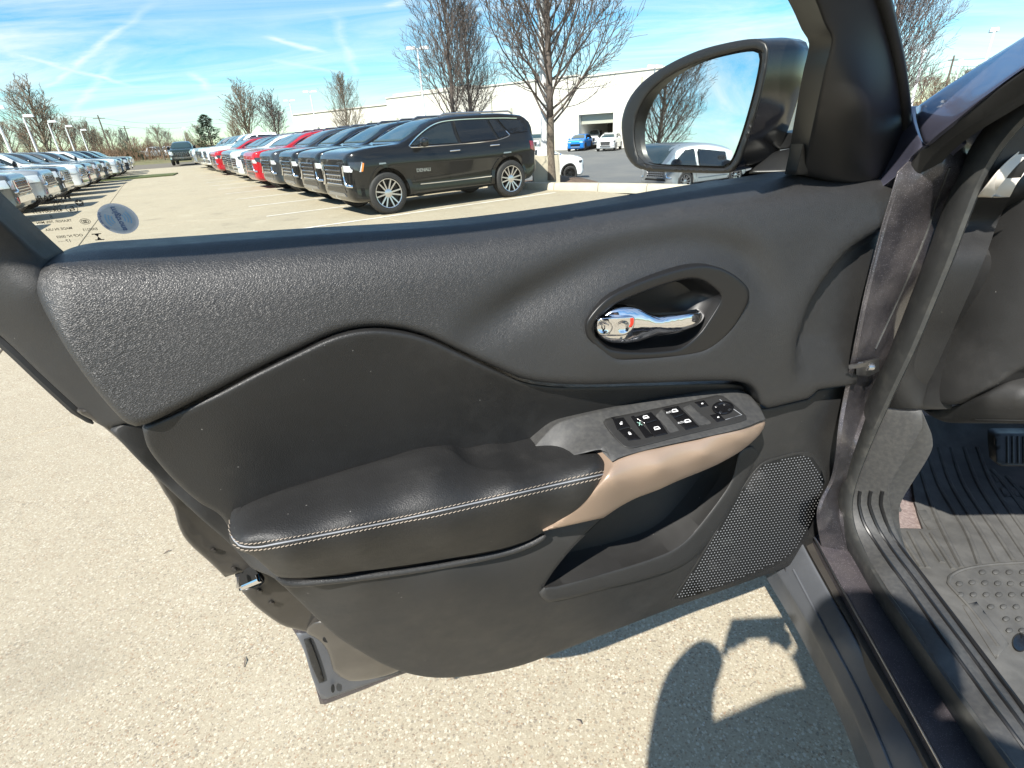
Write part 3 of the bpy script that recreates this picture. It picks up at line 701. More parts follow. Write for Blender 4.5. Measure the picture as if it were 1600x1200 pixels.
# ------------------------------------------------------------------ trees
def make_tree(seed, hgt, crad, trunk_h, trunk_r, style, n1=24, n2=7, n3=5, ang=(38, 62), twig_r=.006):
    rng = random.Random(seed); T, C = MB(), MB()
    def perp(d):
        a = np.array([rng.gauss(0, 1), rng.gauss(0, 1), rng.gauss(0, 1)]); a -= d*(a@d); return a/(np.linalg.norm(a)+1e-9)
    # leader
    pts = []; p = np.zeros(3); nseg = 12; dx = perp(np.array([0, 0, 1.]))
    for k in range(nseg+1):
        t = k/nseg; pts.append(np.array([dx[0]*.12*math.sin(2.6*t*3)*t*hgt*.08+rng.gauss(0, .01)*hgt*t, dx[1]*.12*math.sin(2.2*t*3)*t*hgt*.08+rng.gauss(0, .01)*hgt*t, t*hgt]))
    rad = [trunk_r*(1.25 if k == 0 else 1)*(1-k/nseg)**.85+twig_r for k in range(nseg+1)]
    kt = max(2, int(nseg*min(.45, trunk_h/hgt*1.6)))
    T.tube(pts[:kt+1], rad[:kt+1], 12); C.tube(pts[kt:], rad[kt:], 7)
    def lead(z):
        t = min(.999, z/hgt)*nseg; i = int(t); return pts[i]+(pts[i+1]-pts[i])*(t-i), rad[i]
    def limb(p0, d, ln, r, lev):
        seg = 6 if lev == 1 else (4 if lev == 2 else 3); q = [p0]; dd = d.copy(); rr = [r]
        for k in range(seg):
            up = {'pear': .12, 'spread': .07, 'vase': .10}[style]*(1 if lev < 3 else .8)
            dd = dd+np.array([0, 0, up])+perp(dd)*(.10 if lev < 3 else .16); dd /= np.linalg.norm(dd); q.append(q[-1]+dd*ln/seg); rr.append(max(twig_r*.55, r*(1-(k+1)/seg*.82)))
        C.tube(q, rr, 5 if lev == 1 else 3, cap=False)
        if lev == 3: return
        m = n2 if lev == 1 else n3
        for k in range(m):
            t = (.22+.74*(k+rng.random()*.8)/m)*seg; i = min(seg-1, int(t)); pp = q[i]+(q[i+1]-q[i])*(t-i); base = q[i+1]-q[i]; base /= np.linalg.norm(base)
            a = R(rng.uniform(25, 50)); d2 = base*math.cos(a)+perp(base)*math.sin(a); l2 = ln*(.52 if lev == 1 else .42)*(1-.45*t/seg)*rng.uniform(.7, 1.2)
            limb(pp, d2, l2, max(twig_r*.8, rr[i]*(.5 if lev == 1 else .6)), lev+1)
    g = rng.random()*6
    for k in range(n1):
        f = (k+.5)/n1; z = trunk_h+(hgt*.93-trunk_h)*f**1.15; p, r = lead(z); g += 2.4; a = R(rng.uniform(*ang))*(1-.45*f)
        if style == 'vase': a = R(rng.uniform(18, 50))
        d = np.array([math.cos(g)*math.sin(a), math.sin(g)*math.sin(a), math.cos(a)])
        prof = math.sin(math.pi*min(1, .30+.70*f))**.7 if style != 'vase' else (1-.5*f)
        limb(p, d, max(.4, crad*1.28*prof*rng.uniform(.75, 1.15)), max(twig_r*2, r*(.34 if style == 'pear' else .45)), 1)
    return T, C
TREES = {}
def tree(kind, p, s, rz, label, cat='bare tree', group='bare trees round the lot', m='twig', sz=None):
    if kind not in TREES:
        T, C = make_tree(**{'pear': dict(seed=3, hgt=8.0, crad=2.35, trunk_h=1.15, trunk_r=.085, style='pear', n1=74, n2=12, n3=8, twig_r=.0085, ang=(36, 70)),
                            'pear2': dict(seed=11, hgt=9.0, crad=2.6, trunk_h=1.6, trunk_r=.11, style='pear', n1=48, n2=11, n3=7, ang=(30, 60), twig_r=.012),
                            'vase': dict(seed=21, hgt=9.0, crad=4.4, trunk_h=1.4, trunk_r=.16, style='vase', n1=26, n2=9, n3=6, twig_r=.03),
                            'spread': dict(seed=31, hgt=10.0, crad=4.6, trunk_h=1.8, trunk_r=.2, style='spread', n1=22, n2=8, n3=6, twig_r=.035)}[kind])
        r = empty('bare_tree'); T.build('trunk', 'bark', r, fix=False); C.build('crown', 'twig', r, sharp=None, fix=False); TREES[kind] = r
    else: r = copy_tree(TREES[kind])
    r.location = tuple(p); r.scale = (s, s, s if sz is None else sz); r.rotation_euler = (0, 0, rz)
    for c in r.children:
        if c.name.startswith('crown'): sl = c.material_slots[0]; sl.link = 'OBJECT'; sl.material = MATS[m]
    return tag(r, label, cat, group)
tree('pear', pz(862, 281, .15), 1.0, .4, 'bare reddish ornamental tree beside the white pole, nearest to the SUV')
tree('pear2', dirpt(712, 29, -.3, 205), 1.06, 1.1, 'tall grey bare tree behind the black SUV', m='twig')
tree('pear2', dirpt(738, 31, -.5, 205), .86, 3.0, 'thinner bare tree touching the tall one behind the black SUV')
tree('pear2', dirpt(545, 50, -1.0, 205), .80, 2.2, 'slender bare tree in front of the cream wall', m='twig_pale')
tree('vase', dirpt(392, 88, 0, 226), 1.10, .3, 'fan-shaped bare tree left of the building, larger of the pair', m='twig_pale', sz=.84)
tree('vase', dirpt(436, 84, 0, 226), .86, 2.3, 'fan-shaped bare tree left of the building, smaller of the pair', m='twig', sz=.70)
tree('vase', dirpt(372, 92, 0, 226), .45, 1.3, 'rusty brown thicket tree beside the dark evergreen', m='twig_rust')
tree('vase', dirpt(78, 100, 0, 240), 1.30, 1.9, 'broad bare tree standing tallest above the left woods', m='twig_pale', sz=1.0)
tree('spread', dirpt(253, 95, 0, 235), .42, .9, 'small bare tree at the far end of the lane', m='twig_pale')
tree('pear', dirpt(1372, 22, -1.0, 150), .95, 2.9, 'bare tree behind the window pillar on the right', m='twig')
tree('pear', np.array([-21.2, 7.9, 0]), 1.05, 1.7, 'bare tree seen in the door mirror above the pickup', m='twig')
rng = random.Random(5)
wood = ['behind the first light pole', 'behind the second light pole', 'just right of the tallest tree', 'behind the third light pole', 'behind the fourth light pole', 'below the wooden utility pole', 'right of the utility pole', 'in the middle of the hazy woods', 'above the end of the left row', 'left of the small lane tree', 'right of the small lane tree', 'left of the evergreen', 'far behind the evergreen', 'at the left edge of the sky', 'low and twiggy behind the nearest trucks', 'low and twiggy beside the fourth pole']
for k, x in enumerate((22, 50, 100, 120, 140, 160, 180, 200, 216, 238, 268, 300, 320, 2, 60, 150)):
    d = rng.uniform(118, 150); tree(('spread', 'vase')[k % 2], dirpt(x, d, 0, 240), rng.uniform(.55, .80) if x < 170 else rng.uniform(.36, .52), rng.random()*6, 'hazy bare tree of the left woods '+wood[k], group='bare trees of the left woods', m=('twig_pale', 'twig', 'twig_rust')[k % 3])
for k, x in enumerate((1440, 1458, 1470, 1500, 1530)):
    tree('spread', dirpt(x, rng.uniform(120, 140), -1.2, 150), rng.uniform(.45, .7), rng.random()*6, 'far brown tree on the right, '+['left of', 'behind', 'just right of', 'well right of', 'farthest right of'][k]+' the light poles', group='far trees on the right', m=('twig_rust', 'twig_pale')[k % 2])
# underbrush: nobody could count it
mb = MB(); rng = random.Random(9)
for k in range(2600):
    x = rng.uniform(-20, 330) if k % 5 else rng.uniform(1420, 1580); d = rng.uniform(105, 165); p = dirpt(x, d, 0 if x < 800 else -1.2, 240 if x < 800 else 150); h = rng.uniform(.8, 3.0)
    q = p+np.array([rng.gauss(0, .5), rng.gauss(0, .5), h]); mb.tube([p, (p+q)/2+np.array([rng.gauss(0, .2), 0, 0]), q], [.05, .035, .012], 3, cap=False)
    for _ in range(2):
        a = p+(q-p)*rng.uniform(.3, .9); mb.tube([a, a+np.array([rng.gauss(0, .6), rng.gauss(0, .6), rng.uniform(.2, 1.0)])], [.025, .01], 3, cap=False)
tag(mb.build('underbrush', 'twig_rust', sharp=None, fix=False), kind='stuff')
# evergreen
EV = empty('evergreen_tree', tuple(dirpt(333, 98, 0, 235)), label='dark green conical evergreen at the far end of the right row', cat='evergreen tree')
mb = MB(); mb.tube([(0, 0, 0), (0, 0, 5.4)], [.16, .03], 8); mb.build('trunk', 'bark', EV)
mb = MB(); rng = random.Random(4)
for k in range(2600):
    z = .4+5.2*rng.random()**1.2; rr = 3.1*(1-z/5.9)**.8*(.35+.65*rng.random()**.5)*(.8+.3*math.sin(z*4+rng.random())); a = rng.random()*6.283
    c = np.array([rr*math.cos(a), rr*math.sin(a), z+.12*rr]); d = np.array([math.cos(a), math.sin(a), rng.uniform(-.2, .45)])*rng.uniform(.25, .5); s = np.array([-math.sin(a), math.cos(a), rng.uniform(-.3, .3)])*.12
    mb.add([c-s, c+s, c+d], [(0, 1, 2)])
mb.build('crown', 'needles', EV, smooth=False, fix=False)
for k, (x, d, h) in enumerate(((195, 118, 2.2), (210, 112, 1.9))):
    r = empty('evergreen_shrub', tuple(dirpt(x, d, 0, 238)), label=['round green shrub at the end of the left row, left one', 'round green shrub at the end of the left row, right one'][k], cat='shrub', group='green shrubs at the end of the left row')
    mb = MB()
    for q in range(700):
        u = np.array([rng.gauss(0, 1), rng.gauss(0, 1), abs(rng.gauss(0, 1))]); u /= np.linalg.norm(u); c = u*np.array([h*.75, h*.75, h])*rng.uniform(.6, 1.0); d_ = u*.3; s = np.array([-u[1], u[0], .2])*.14; mb.add([c-s, c+s, c+d_], [(0, 1, 2)])
    mb.build('crown', 'needles', r, smooth=False, fix=False); mb = MB(); mb.tube([(0, 0, 0), (0, 0, h*.6)], .06, 6); mb.build('trunk', 'bark', r)
for px_, py_, a_, ln_, lb_ in ((382, 1034, 1.9, .035, 'small dark dry twig on the concrete below the door corner'), (262, 862, .7, .028, 'small brown dry twig on the concrete left of the door'), (905, 1128, 2.4, .018, 'tiny dark twig on the sunlit concrete left of the shadow')):
    p = pz(px_, py_, .003); d = np.array([math.cos(a_), math.sin(a_), .03]); mb = MB(); mb.tube([p-d*ln_/2, p+np.array([.002, .001, .003]), p+d*ln_/2], [.0010, .0019, .0008], 5); tag(mb.build('dry_twig', 'wood_pole'), lb_, 'twig', 'dry twigs on the concrete')
# photographer standing behind the camera: the shadow on the concrete is theirs
def person():
    PV, PE, PR = [], [], []
    def chain(pts, link=None):
        prev = link
        for x, y, z, r in pts:
            PV.append((x, y, z)); PR.append(r); i = len(PV)-1
            if prev is not None: PE.append((prev, i))
            prev = i
        return prev
    chain([(0, 0, .96, .15)]); hip = 0
    ch = chain([(0, .01, 1.12, .145), (0, .02, 1.30, .16), (0, .03, 1.42, .13)], hip); nk = chain([(0, .05, 1.51, .058), (0, .08, 1.58, .075), (0, .09, 1.67, .095), (0, .08, 1.75, .075)], ch)
    for s in (-1, 1):
        chain([(s*.10, 0, .90, .10), (s*.12, .03, .50, .072), (s*.13, 0, .10, .05), (s*.14, .13, .05, .045)], hip)
        e = 1 if s < 0 else .58
        chain([(s*.21, .02, 1.42, .095), (s*.285*e, .14, 1.20, .085), (s*.215*(e+.1 if e < 1 else 1), .33, 1.25, .068), (s*.115, .42, 1.275, .042)], ch)
    me = bpy.data.meshes.new('person'); me.from_pydata(PV, PE, []); o = bpy.data.objects.new('person', me); COL.objects.link(o)
    md = o.modifiers.new('skin', 'SKIN'); md.use_smooth_shade = True
    for i, r in enumerate(PR): me.skin_vertices[0].data[i].radius = (r, r*.85 if i < 4 else r); me.skin_vertices[0].data[i].use_root = (i == 0)
    o.modifiers.new('sub', 'SUBSURF').levels = 2; o.modifiers['sub'].render_levels = 2
    dg = bpy.context.evaluated_depsgraph_get(); m2 = bpy.data.meshes.new_from_object(o.evaluated_get(dg)); o.modifiers.clear(); o.data = m2; m2.materials.append(MATS['jacket']); m2.materials.append(MATS['skin'])
    mi = np.zeros(len(m2.polygons), np.int32)
    for p in m2.polygons:
        if p.center.z > 1.54 or (p.center.y > .36 and p.center.z > 1.1): mi[p.index] = 1
    m2.polygons.foreach_set('material_index', mi)
    for s in (-1, 1):
        for k in range(4):
            mb = MB(); b = np.array([s*.085, .41, 1.255+k*.017]); mb.tube([b, b+np.array([-s*.012, .022, .002]), b+np.array([-s*.03, .027, .003]), b+np.array([-s*(.04+.004*(k % 2)), .018, .003])], [.0085, .008, .0075, .006], 7); mb.build('finger', 'skin', o)
        mb = MB(); b = np.array([s*.08, .40, 1.325]); mb.tube([b-np.array([0, 0, .03]), b+np.array([-s*.012, -.006, -.008]), b+np.array([-s*.034, -.008, .0])], [.011, .0095, .0075], 7); mb.build('thumb', 'skin', o)
    mb = MB(); rng = random.Random(2)
    mb.lathe([(.0, .115), (.06, .10), (.098, .05), (.102, -.01), (.085, -.05)], (0, .075, 1.70), axis=2, n=20); mb.build('hair', 'black_print', o)
    return o
PS = person(); PS.location = (-.015, -.47, .0); tag(PS, 'person in a dark jacket holding up a phone with both hands, shadow on the concrete', 'person')
mb = MB(); mb.box((0, -.018, H-.006), (.158, .009, .076)); ph = mb.build('phone', 'black_print', smooth=False); tag(ph, 'black phone held up in both hands of the person', 'phone')
# ================================================================== vehicles
def build_vehicle(S, name):
    """S: spec. Returns the root Empty with its parts; x forward, y left, z up, origin on the ground under the middle"""
    root = empty(name)
    xs = np.unique(np.concatenate([np.linspace(S['x'][0], S['x'][1], 84), [S['x'][1]-.02, S['x'][1]-.05, S['x'][0]+.02, S['x'][0]+.05]]))
    W = cr_interp(xs, *S['W']); zb = cr_interp(xs, *S['zb']); zbelt = cr_interp(xs, *S['belt']); zt = np.maximum(cr_interp(xs, *S['top']), zbelt+.012); wt = cr_interp(xs, *S['wt'])
    rows = []
    for i in range(len(xs)):
        w, b, s, t, k = W[i], zb[i], zbelt[i], zt[i], wt[i]; hgt = t-s; f = min(1, hgt/.35)
        cabin = f
        p = [(0, b), (.70*w, b), (.93*w, b+.03), (.990*w, b+.08), (.986*w, b+.20), (.968*w, b+(s-b)*.42), (1.0*w, b+(s-b)*.66), (.994*w, s-.20*(s-b)), (.965*w, s-.05), (.945*w, s),
             ((.94-.10*cabin)*w*(1-.5*cabin)+.5*cabin*((.84*w+k)/2+.02), s+hgt*.38), (k+.045*cabin+.02, s+hgt*(.76+.04*cabin)), (k, t-.035*cabin-.004*(1-cabin)-hgt*.02), (k*.86, t-.012*cabin), (k*.5, t-.001), (0, t)]
        rows.append(p)
    n = len(rows[0]); V = []
    for x, p in zip(xs, rows):
        for y, z in p: V.append((x, y, z))
    base = len(V)
    for x, p in zip(xs, rows):
        for y, z in p: V.append((x, -y, z))
    F = []
    for i in range(len(xs)-1):
        for k in range(n-1):
            F.append((i*n+k, (i+1)*n+k, (i+1)*n+k+1, i*n+k+1)); F.append((base+i*n+k+1, base+(i+1)*n+k+1, base+(i+1)*n+k, base+i*n+k))
    for i, fl in ((0, 0), (len(xs)-1, 1)):
        f = [i*n+k for k in range(n)]+[base+i*n+k for k in range(n-2, 0, -1)]; F.append(f if fl else f[::-1])
    body = link_mesh('body', V, F, 'paint_black', None, smooth=False)
    bm = bmesh.new(); bm.from_mesh(body.data); bmesh.ops.remove_doubles(bm, verts=bm.verts[:], dist=.0005); bmesh.ops.recalc_face_normals(bm, faces=bm.faces[:]); bm.to_mesh(body.data)
    bvh = BVHTree.FromBMesh(bm); bm.free()
    # wheel wells
    wr, wx = S['wheel_r'], S['wheel_x']
    cut = MB()
    for x in wx:
        for s in (-1, 1): cut.lathe([(0.0, -.22), (wr*1.19, -.22), (wr*1.19, .22), (0.0, .22)], (x, s*(S['half']-.10), wr*1.02), axis=1, n=36)
    co = cut.build('cutter', 'black_hole'); cb = bmesh.new(); cb.from_mesh(co.data); bmesh.ops.remove_doubles(cb, verts=cb.verts[:], dist=1e-4); bmesh.ops.recalc_face_normals(cb, faces=cb.faces[:]); cb.to_mesh(co.data); cb.free()
    md = body.modifiers.new('b', 'BOOLEAN'); md.object = co; md.operation = 'DIFFERENCE'; md.solver = 'EXACT'
    dg = bpy.context.evaluated_depsgraph_get(); me = bpy.data.meshes.new_from_object(body.evaluated_get(dg)); body.modifiers.clear(); body.data = me; me.name = 'body'
    bpy.data.objects.remove(co)
    me.materials.clear(); me.materials.append(MATS['paint_black']); me.materials.append(MATS['black_hole'])
    mi = np.zeros(len(me.polygons), np.int32)
    for p in me.polygons:
        c = p.center
        for x in wx:
            if math.hypot(c.x-x, c.z-wr*1.02) < wr*1.2+.003 and abs(c.y) < S['half']-.015:
                nrm = p.normal; rad = Vector((c.x-x, 0, c.z-wr*1.02))
                if abs(nrm.y) > .9 and abs(c.y) < S['half']-.25 or (rad.length > wr*1.1 and nrm.dot(rad.normalized()) < -.6): mi[p.index] = 1
    me.polygons.foreach_set('material_index', mi); me.polygons.foreach_set('use_smooth', np.ones(len(me.polygons), bool)); me.set_sharp_from_angle(angle=R(38))
    body.parent = root
    def hit_side(x, z, s):
        h = bvh.ray_cast(Vector((x, s*3, z)), Vector((0, -s, 0))); return h[0].y if h[0] else s*S['half']*.9
    def hit_end(y, z, s):
        h = bvh.ray_cast(Vector((s*5, y, z)), Vector((-s, 0, 0))); return h[0].x if h[0] else s*2.
    def panel(name, outline, mats, side='L', off=.005, step=.09, par=None, smo=False, thick=.012, mb=None, m=0):
        """outline (a, b) projected on a side (x, z), the front or the rear (y, z), laid off proud of it"""
        P = np.array(outline, float)
        if smo:
            P = spl([tuple(p*1000) for p in P], 40)/1000
        else:
            o = []
            for a, b in zip(P, np.roll(P, -1, 0)):
                k = max(1, int(np.linalg.norm(b-a)/step)); o += [a+(b-a)*j/k for j in range(k)]
            P = np.array(o)
        if area2(P) < 0: P = P[::-1]
        lo, hi = P.min(0), P.max(0); gx, gy = np.meshgrid(np.arange(lo[0]+step/2, hi[0], step), np.arange(lo[1]+step/2, hi[1], step)); g = np.stack([gx.ravel(), gy.ravel()], 1)
        if len(g): g = g[inside(g, P)]
        if len(g): g = g[bdist(g, [P]) > step*.35]
        A = np.concatenate([P, g]) if len(g) else P; nP = len(P)
        v2, _, f2, ov, _, _ = delaunay_2d_cdt([Vector(p) for p in A], [(i, (i+1) % nP) for i in range(nP)], [], 0, 1e-5)
        Q = np.array([(v.x, v.y) for v in v2]); cen = np.array([(Q[f[0]]+Q[f[1]]+Q[f[2]])/3 for f in f2]); ok = inside(cen, P)
        Fs = [tuple(f) for f, k in zip(f2, ok) if k]; mpx = {}
        for i, l in enumerate(ov):
            for q in l: mpx[q] = i
        if side in 'LR':
            s = 1 if side == 'L' else -1; V = [(q[0], hit_side(q[0], q[1], s)+s*off, q[1]) for q in Q]; back = (0, -s*thick, 0)
        else:
            s = 1 if side == 'F' else -1; V = [(hit_end(q[0], q[1], s)+s*off, q[0], q[1]) for q in Q]; back = (-s*thick, 0, 0)
        b0 = len(V); ring = [mpx[i] for i in range(nP)]; V += [tuple(np.array(V[i])+np.array(back)) for i in ring]
        Fs += [(ring[i], ring[(i+1) % nP], b0+(i+1) % nP, b0+i) for i in range(nP)]
        if mb is not None: mb.add(V, Fs, m); return None
        o = link_mesh(name, V, Fs, mats, par if par is not None else root, smooth=True, sharp=45); return fix_normals(o)
    def line(name, pts, mats, side='L', r=.008, off=.004, n=6, mb=None, m=0, smo=True):
        q = spl([tuple(np.array(p)*1000) for p in pts], 60, False)/1000 if smo else np.array(pts)
        s = 1 if side in 'LF' else -1
        P3 = [((a, hit_side(a, b, s)+s*off, b) if side in 'LR' else (hit_end(a, b, s)+s*off, a, b)) for a, b in q]
        k = mb or MB(); k.tube(P3, r, n, m)
        return None if mb is not None else k.build(name, mats, root)
    # wheels
    WM = {}
    def wheel(x, s):
        y = s*(S['half']-.115); key = s
        if key not in WM:
            t = MB(); t.lathe([(wr*.70, -.09), (wr*.74, -.112), (wr*.9, -.118), (wr*.975, -.10), (wr, -.07), (wr, .07), (wr*.975, .10), (wr*.9, .118), (wr*.74, .112), (wr*.70, .09)], (0, 0, 0), n=36)
            r = MB(); r.lathe([(wr*.715, .108), (wr*.69, .112), (wr*.66, .10), (wr*.64, .02), (wr*.3, .0), (0.0, .0)], (0, 0, 0), n=32, m=1); r.lathe([(wr*.72, .098), (wr*.70, .114), (wr*.665, .110), (wr*.655, .095)], (0, 0, 0), n=32)
            ns = S['spokes']
            for k in range(ns):
                for d in ((-.13, .13) if ns < 9 else (0,)):
                    a = 2*math.pi*k/ns; wd = S.get('spoke_w', .03)
                    u = np.array([math.cos(a), 0, math.sin(a)]); v = np.array([-math.sin(a), 0, math.cos(a)])
                    p = [u*wr*.16+v*d*.3*wr-v*wd*.5, u*wr*.16+v*d*.3*wr+v*wd*.5, u*wr*.68+v*d*1.1*wr+v*wd*.42, u*wr*.68+v*d*1.1*wr-v*wd*.42]
                    Y = np.array([0, 1, 0]); r.add([q+Y*h for q, h in zip(p, (.085, .085, .104, .104))]+[q+Y*.04 for q in p], [(0, 1, 2, 3), (4, 7, 6, 5), (0, 4, 5, 1), (1, 5, 6, 2), (2, 6, 7, 3), (3, 7, 4, 0)])
            r.lathe([(wr*.2, .06), (wr*.2, .088), (wr*.13, .096), (0.0, .098)], (0, 0, 0), n=18)
            if s < 0:
                for q in (t, r): q.V = [(v[0], -v[1], v[2]) for v in q.V]
            WM[key] = (r.build('wheel', [S['rim'], 'rim_dark']), t.build('tyre', 'tyre')); first = True
            w, ty = WM[key]
        else:
            w, ty = WM[key][0].copy(), WM[key][1].copy(); COL.objects.link(w); COL.objects.link(ty)
        w.parent = root; ty.parent = w; w.location = (x, y, wr)
    for x in wx:
        for s in (1, -1): wheel(x, s)
    S['extra'](root, panel, line, hit_side, hit_end, S)
    for ch in root.children:          # shorten the overhangs beyond the axles
        if ch.name.split('.')[0] != 'wheel':
            co = np.zeros(len(ch.data.vertices)*3); ch.data.vertices.foreach_get('co', co); co = co.reshape(-1, 3); x = co[:, 0]; a, b = S['wheel_x']
            co[:, 0] = np.where(x > a, a+(x-a)*S['squash'][0], np.where(x < b, b+(x-b)*S['squash'][1], x)); ch.data.vertices.foreach_set('co', co.ravel()); ch.data.update()
    return root, body

def glass_band(panel, line, S):
    for side in 'LR':
        for o in S['side_glass']: panel('side_window', o[0], o[1], side, off=.018, smo=False, step=.05, thick=.03)
        if S.get('trim'): line('window_trim', S['trim'], S.get('trim_mat', 'chrome'), side, r=.011, off=.006)
    panel('windscreen', S['ws'], 'windshield', 'F', off=.012, step=.08, thick=.02)
    panel('rear_window', S['rw'], 'privacy_glass', 'B', off=.004, step=.14)
def arch(panel, S, mt):
    wr = S['wheel_r']
    for side in 'LR':
        for x in S['wheel_x']:
            a = np.linspace(R(-8), R(188), 26); r0, r1 = wr*1.17, wr*1.17+.065
            o = [(x+r1*math.cos(t)*1.02, wr*1.02+r1*math.sin(t)) for t in a]+[(x+r0*math.cos(t), wr*1.02+r0*math.sin(t)) for t in a[::-1]]
            panel('arch_trim', o, mt, side, off=.016, step=.06, thick=.05)
def mirrors(root, S, hit_side, x, z, mt):
    for s in (1, -1):
        mb = MB(); y = hit_side(x-.05, z-.06, s); sz = S.get('mir', (.11, .24, .16))
        V = []; 
        for k, (dx, sc) in enumerate(((-sz[0]*.5, .92), (-sz[0]*.1, 1.0), (sz[0]*.3, .8), (sz[0]*.5, .35))):
            for a in np.linspace(0, 2*math.pi, 13)[:-1]:
                cx, sx = math.cos(a), math.sin(a); V.append((x+dx, y+s*(.06+sz[1]*.5+sz[1]*.5*sc*math.copysign(abs(cx)**.6, cx)), z+sz[2]*.5*sc*math.copysign(abs(sx)**.6, sx)))
        F = [(k*12+i, k*12+(i+1) % 12, (k+1)*12+(i+1) % 12, (k+1)*12+i) for k in range(3) for i in range(12)]+[tuple(range(12)), tuple(range(36, 48))]
        mb.add(V, F); mb.box((x, y+s*.05, z-sz[2]*.3), (.05, .14, .04))
        mb.build('door_mirror', mt, root)

def suv_extra(root, panel, line, hs, he, S):
    glass_band(panel, line, S); arch(panel, S, S['arch_mat'])
    for side in 'LR':
        mb = MB()
        for pts in S['seams']: line('', pts, None, side, r=.0035, off=.0005, mb=mb, smo=False)
        mb.build('door_gap', 'black_hole', root)
        for x, z in S['handles']:
            s = 1 if side == 'L' else -1; y = hs(x, z, s); mb = MB(); mb.tube([(x-.11, y+s*.006, z), (x-.09, y+s*.03, z), (x+.08, y+s*.03, z-.004), (x+.11, y+s*.006, z-.006)], .013, 8); mb.build('door_handle', S.get('handle_mat', 'chrome'), root)
        if S.get('strip'): line('side_strip', S['strip'], 'chrome', side, r=.014, off=.006)
        if S.get('rocker'): panel('rocker_trim', S['rocker'], S['arch_mat'], side, off=.006, step=.12)
        for o, mt, nm in S['side_bits']: panel(nm, o, mt, side, off=.008, step=.06)
    mirrors(root, S, hs, S['mx'], S['mz'], S['mir_mat'])
    for o, mt, nm in S['front_bits']: panel(nm, o, mt, 'F', off=.012, step=.06, thick=.02)
    for o, mt, nm in S['rear_bits']: panel(nm, o, mt, 'B', off=.012, step=.08, thick=.02)
    mb = MB()
    for z in S['grille_z']: line('', [(-S['grille_w'], z), (0, z), (S['grille_w'], z)], None, 'F', r=.014, off=.02, mb=mb)
    for y in np.linspace(-S['grille_w'], S['grille_w'], S['grille_n']): line('', [(y, S['grille_z'][0]), (y, S['grille_z'][-1])], None, 'F', r=.007, off=.018, mb=mb, smo=False)
    mb.build('grille_bars', S['grille_mat'], root)
    for s in (1, -1):
        if S.get('drl'): line('lamp_trim', [(p[0]*s, p[1]) for p in S['drl']], S['drl_mat'], 'F', r=.028, off=.014, n=8)
    if S.get('rails'):
        for s in (1, -1):
            x0, x1, y, z = S['rails']; mb = MB(); mb.tube([(x0, s*y, z-.05), (x0-.12, s*y, z), (x1+.12, s*y, z), (x1, s*y, z-.05)], .018, 8); mb.build('roof_rail', S.get('rail_mat', 'satin_metal'), root)
    if S.get('sticker'): panel('price_sheet', S['sticker'], 'paper', 'L', off=.009, thick=.003)

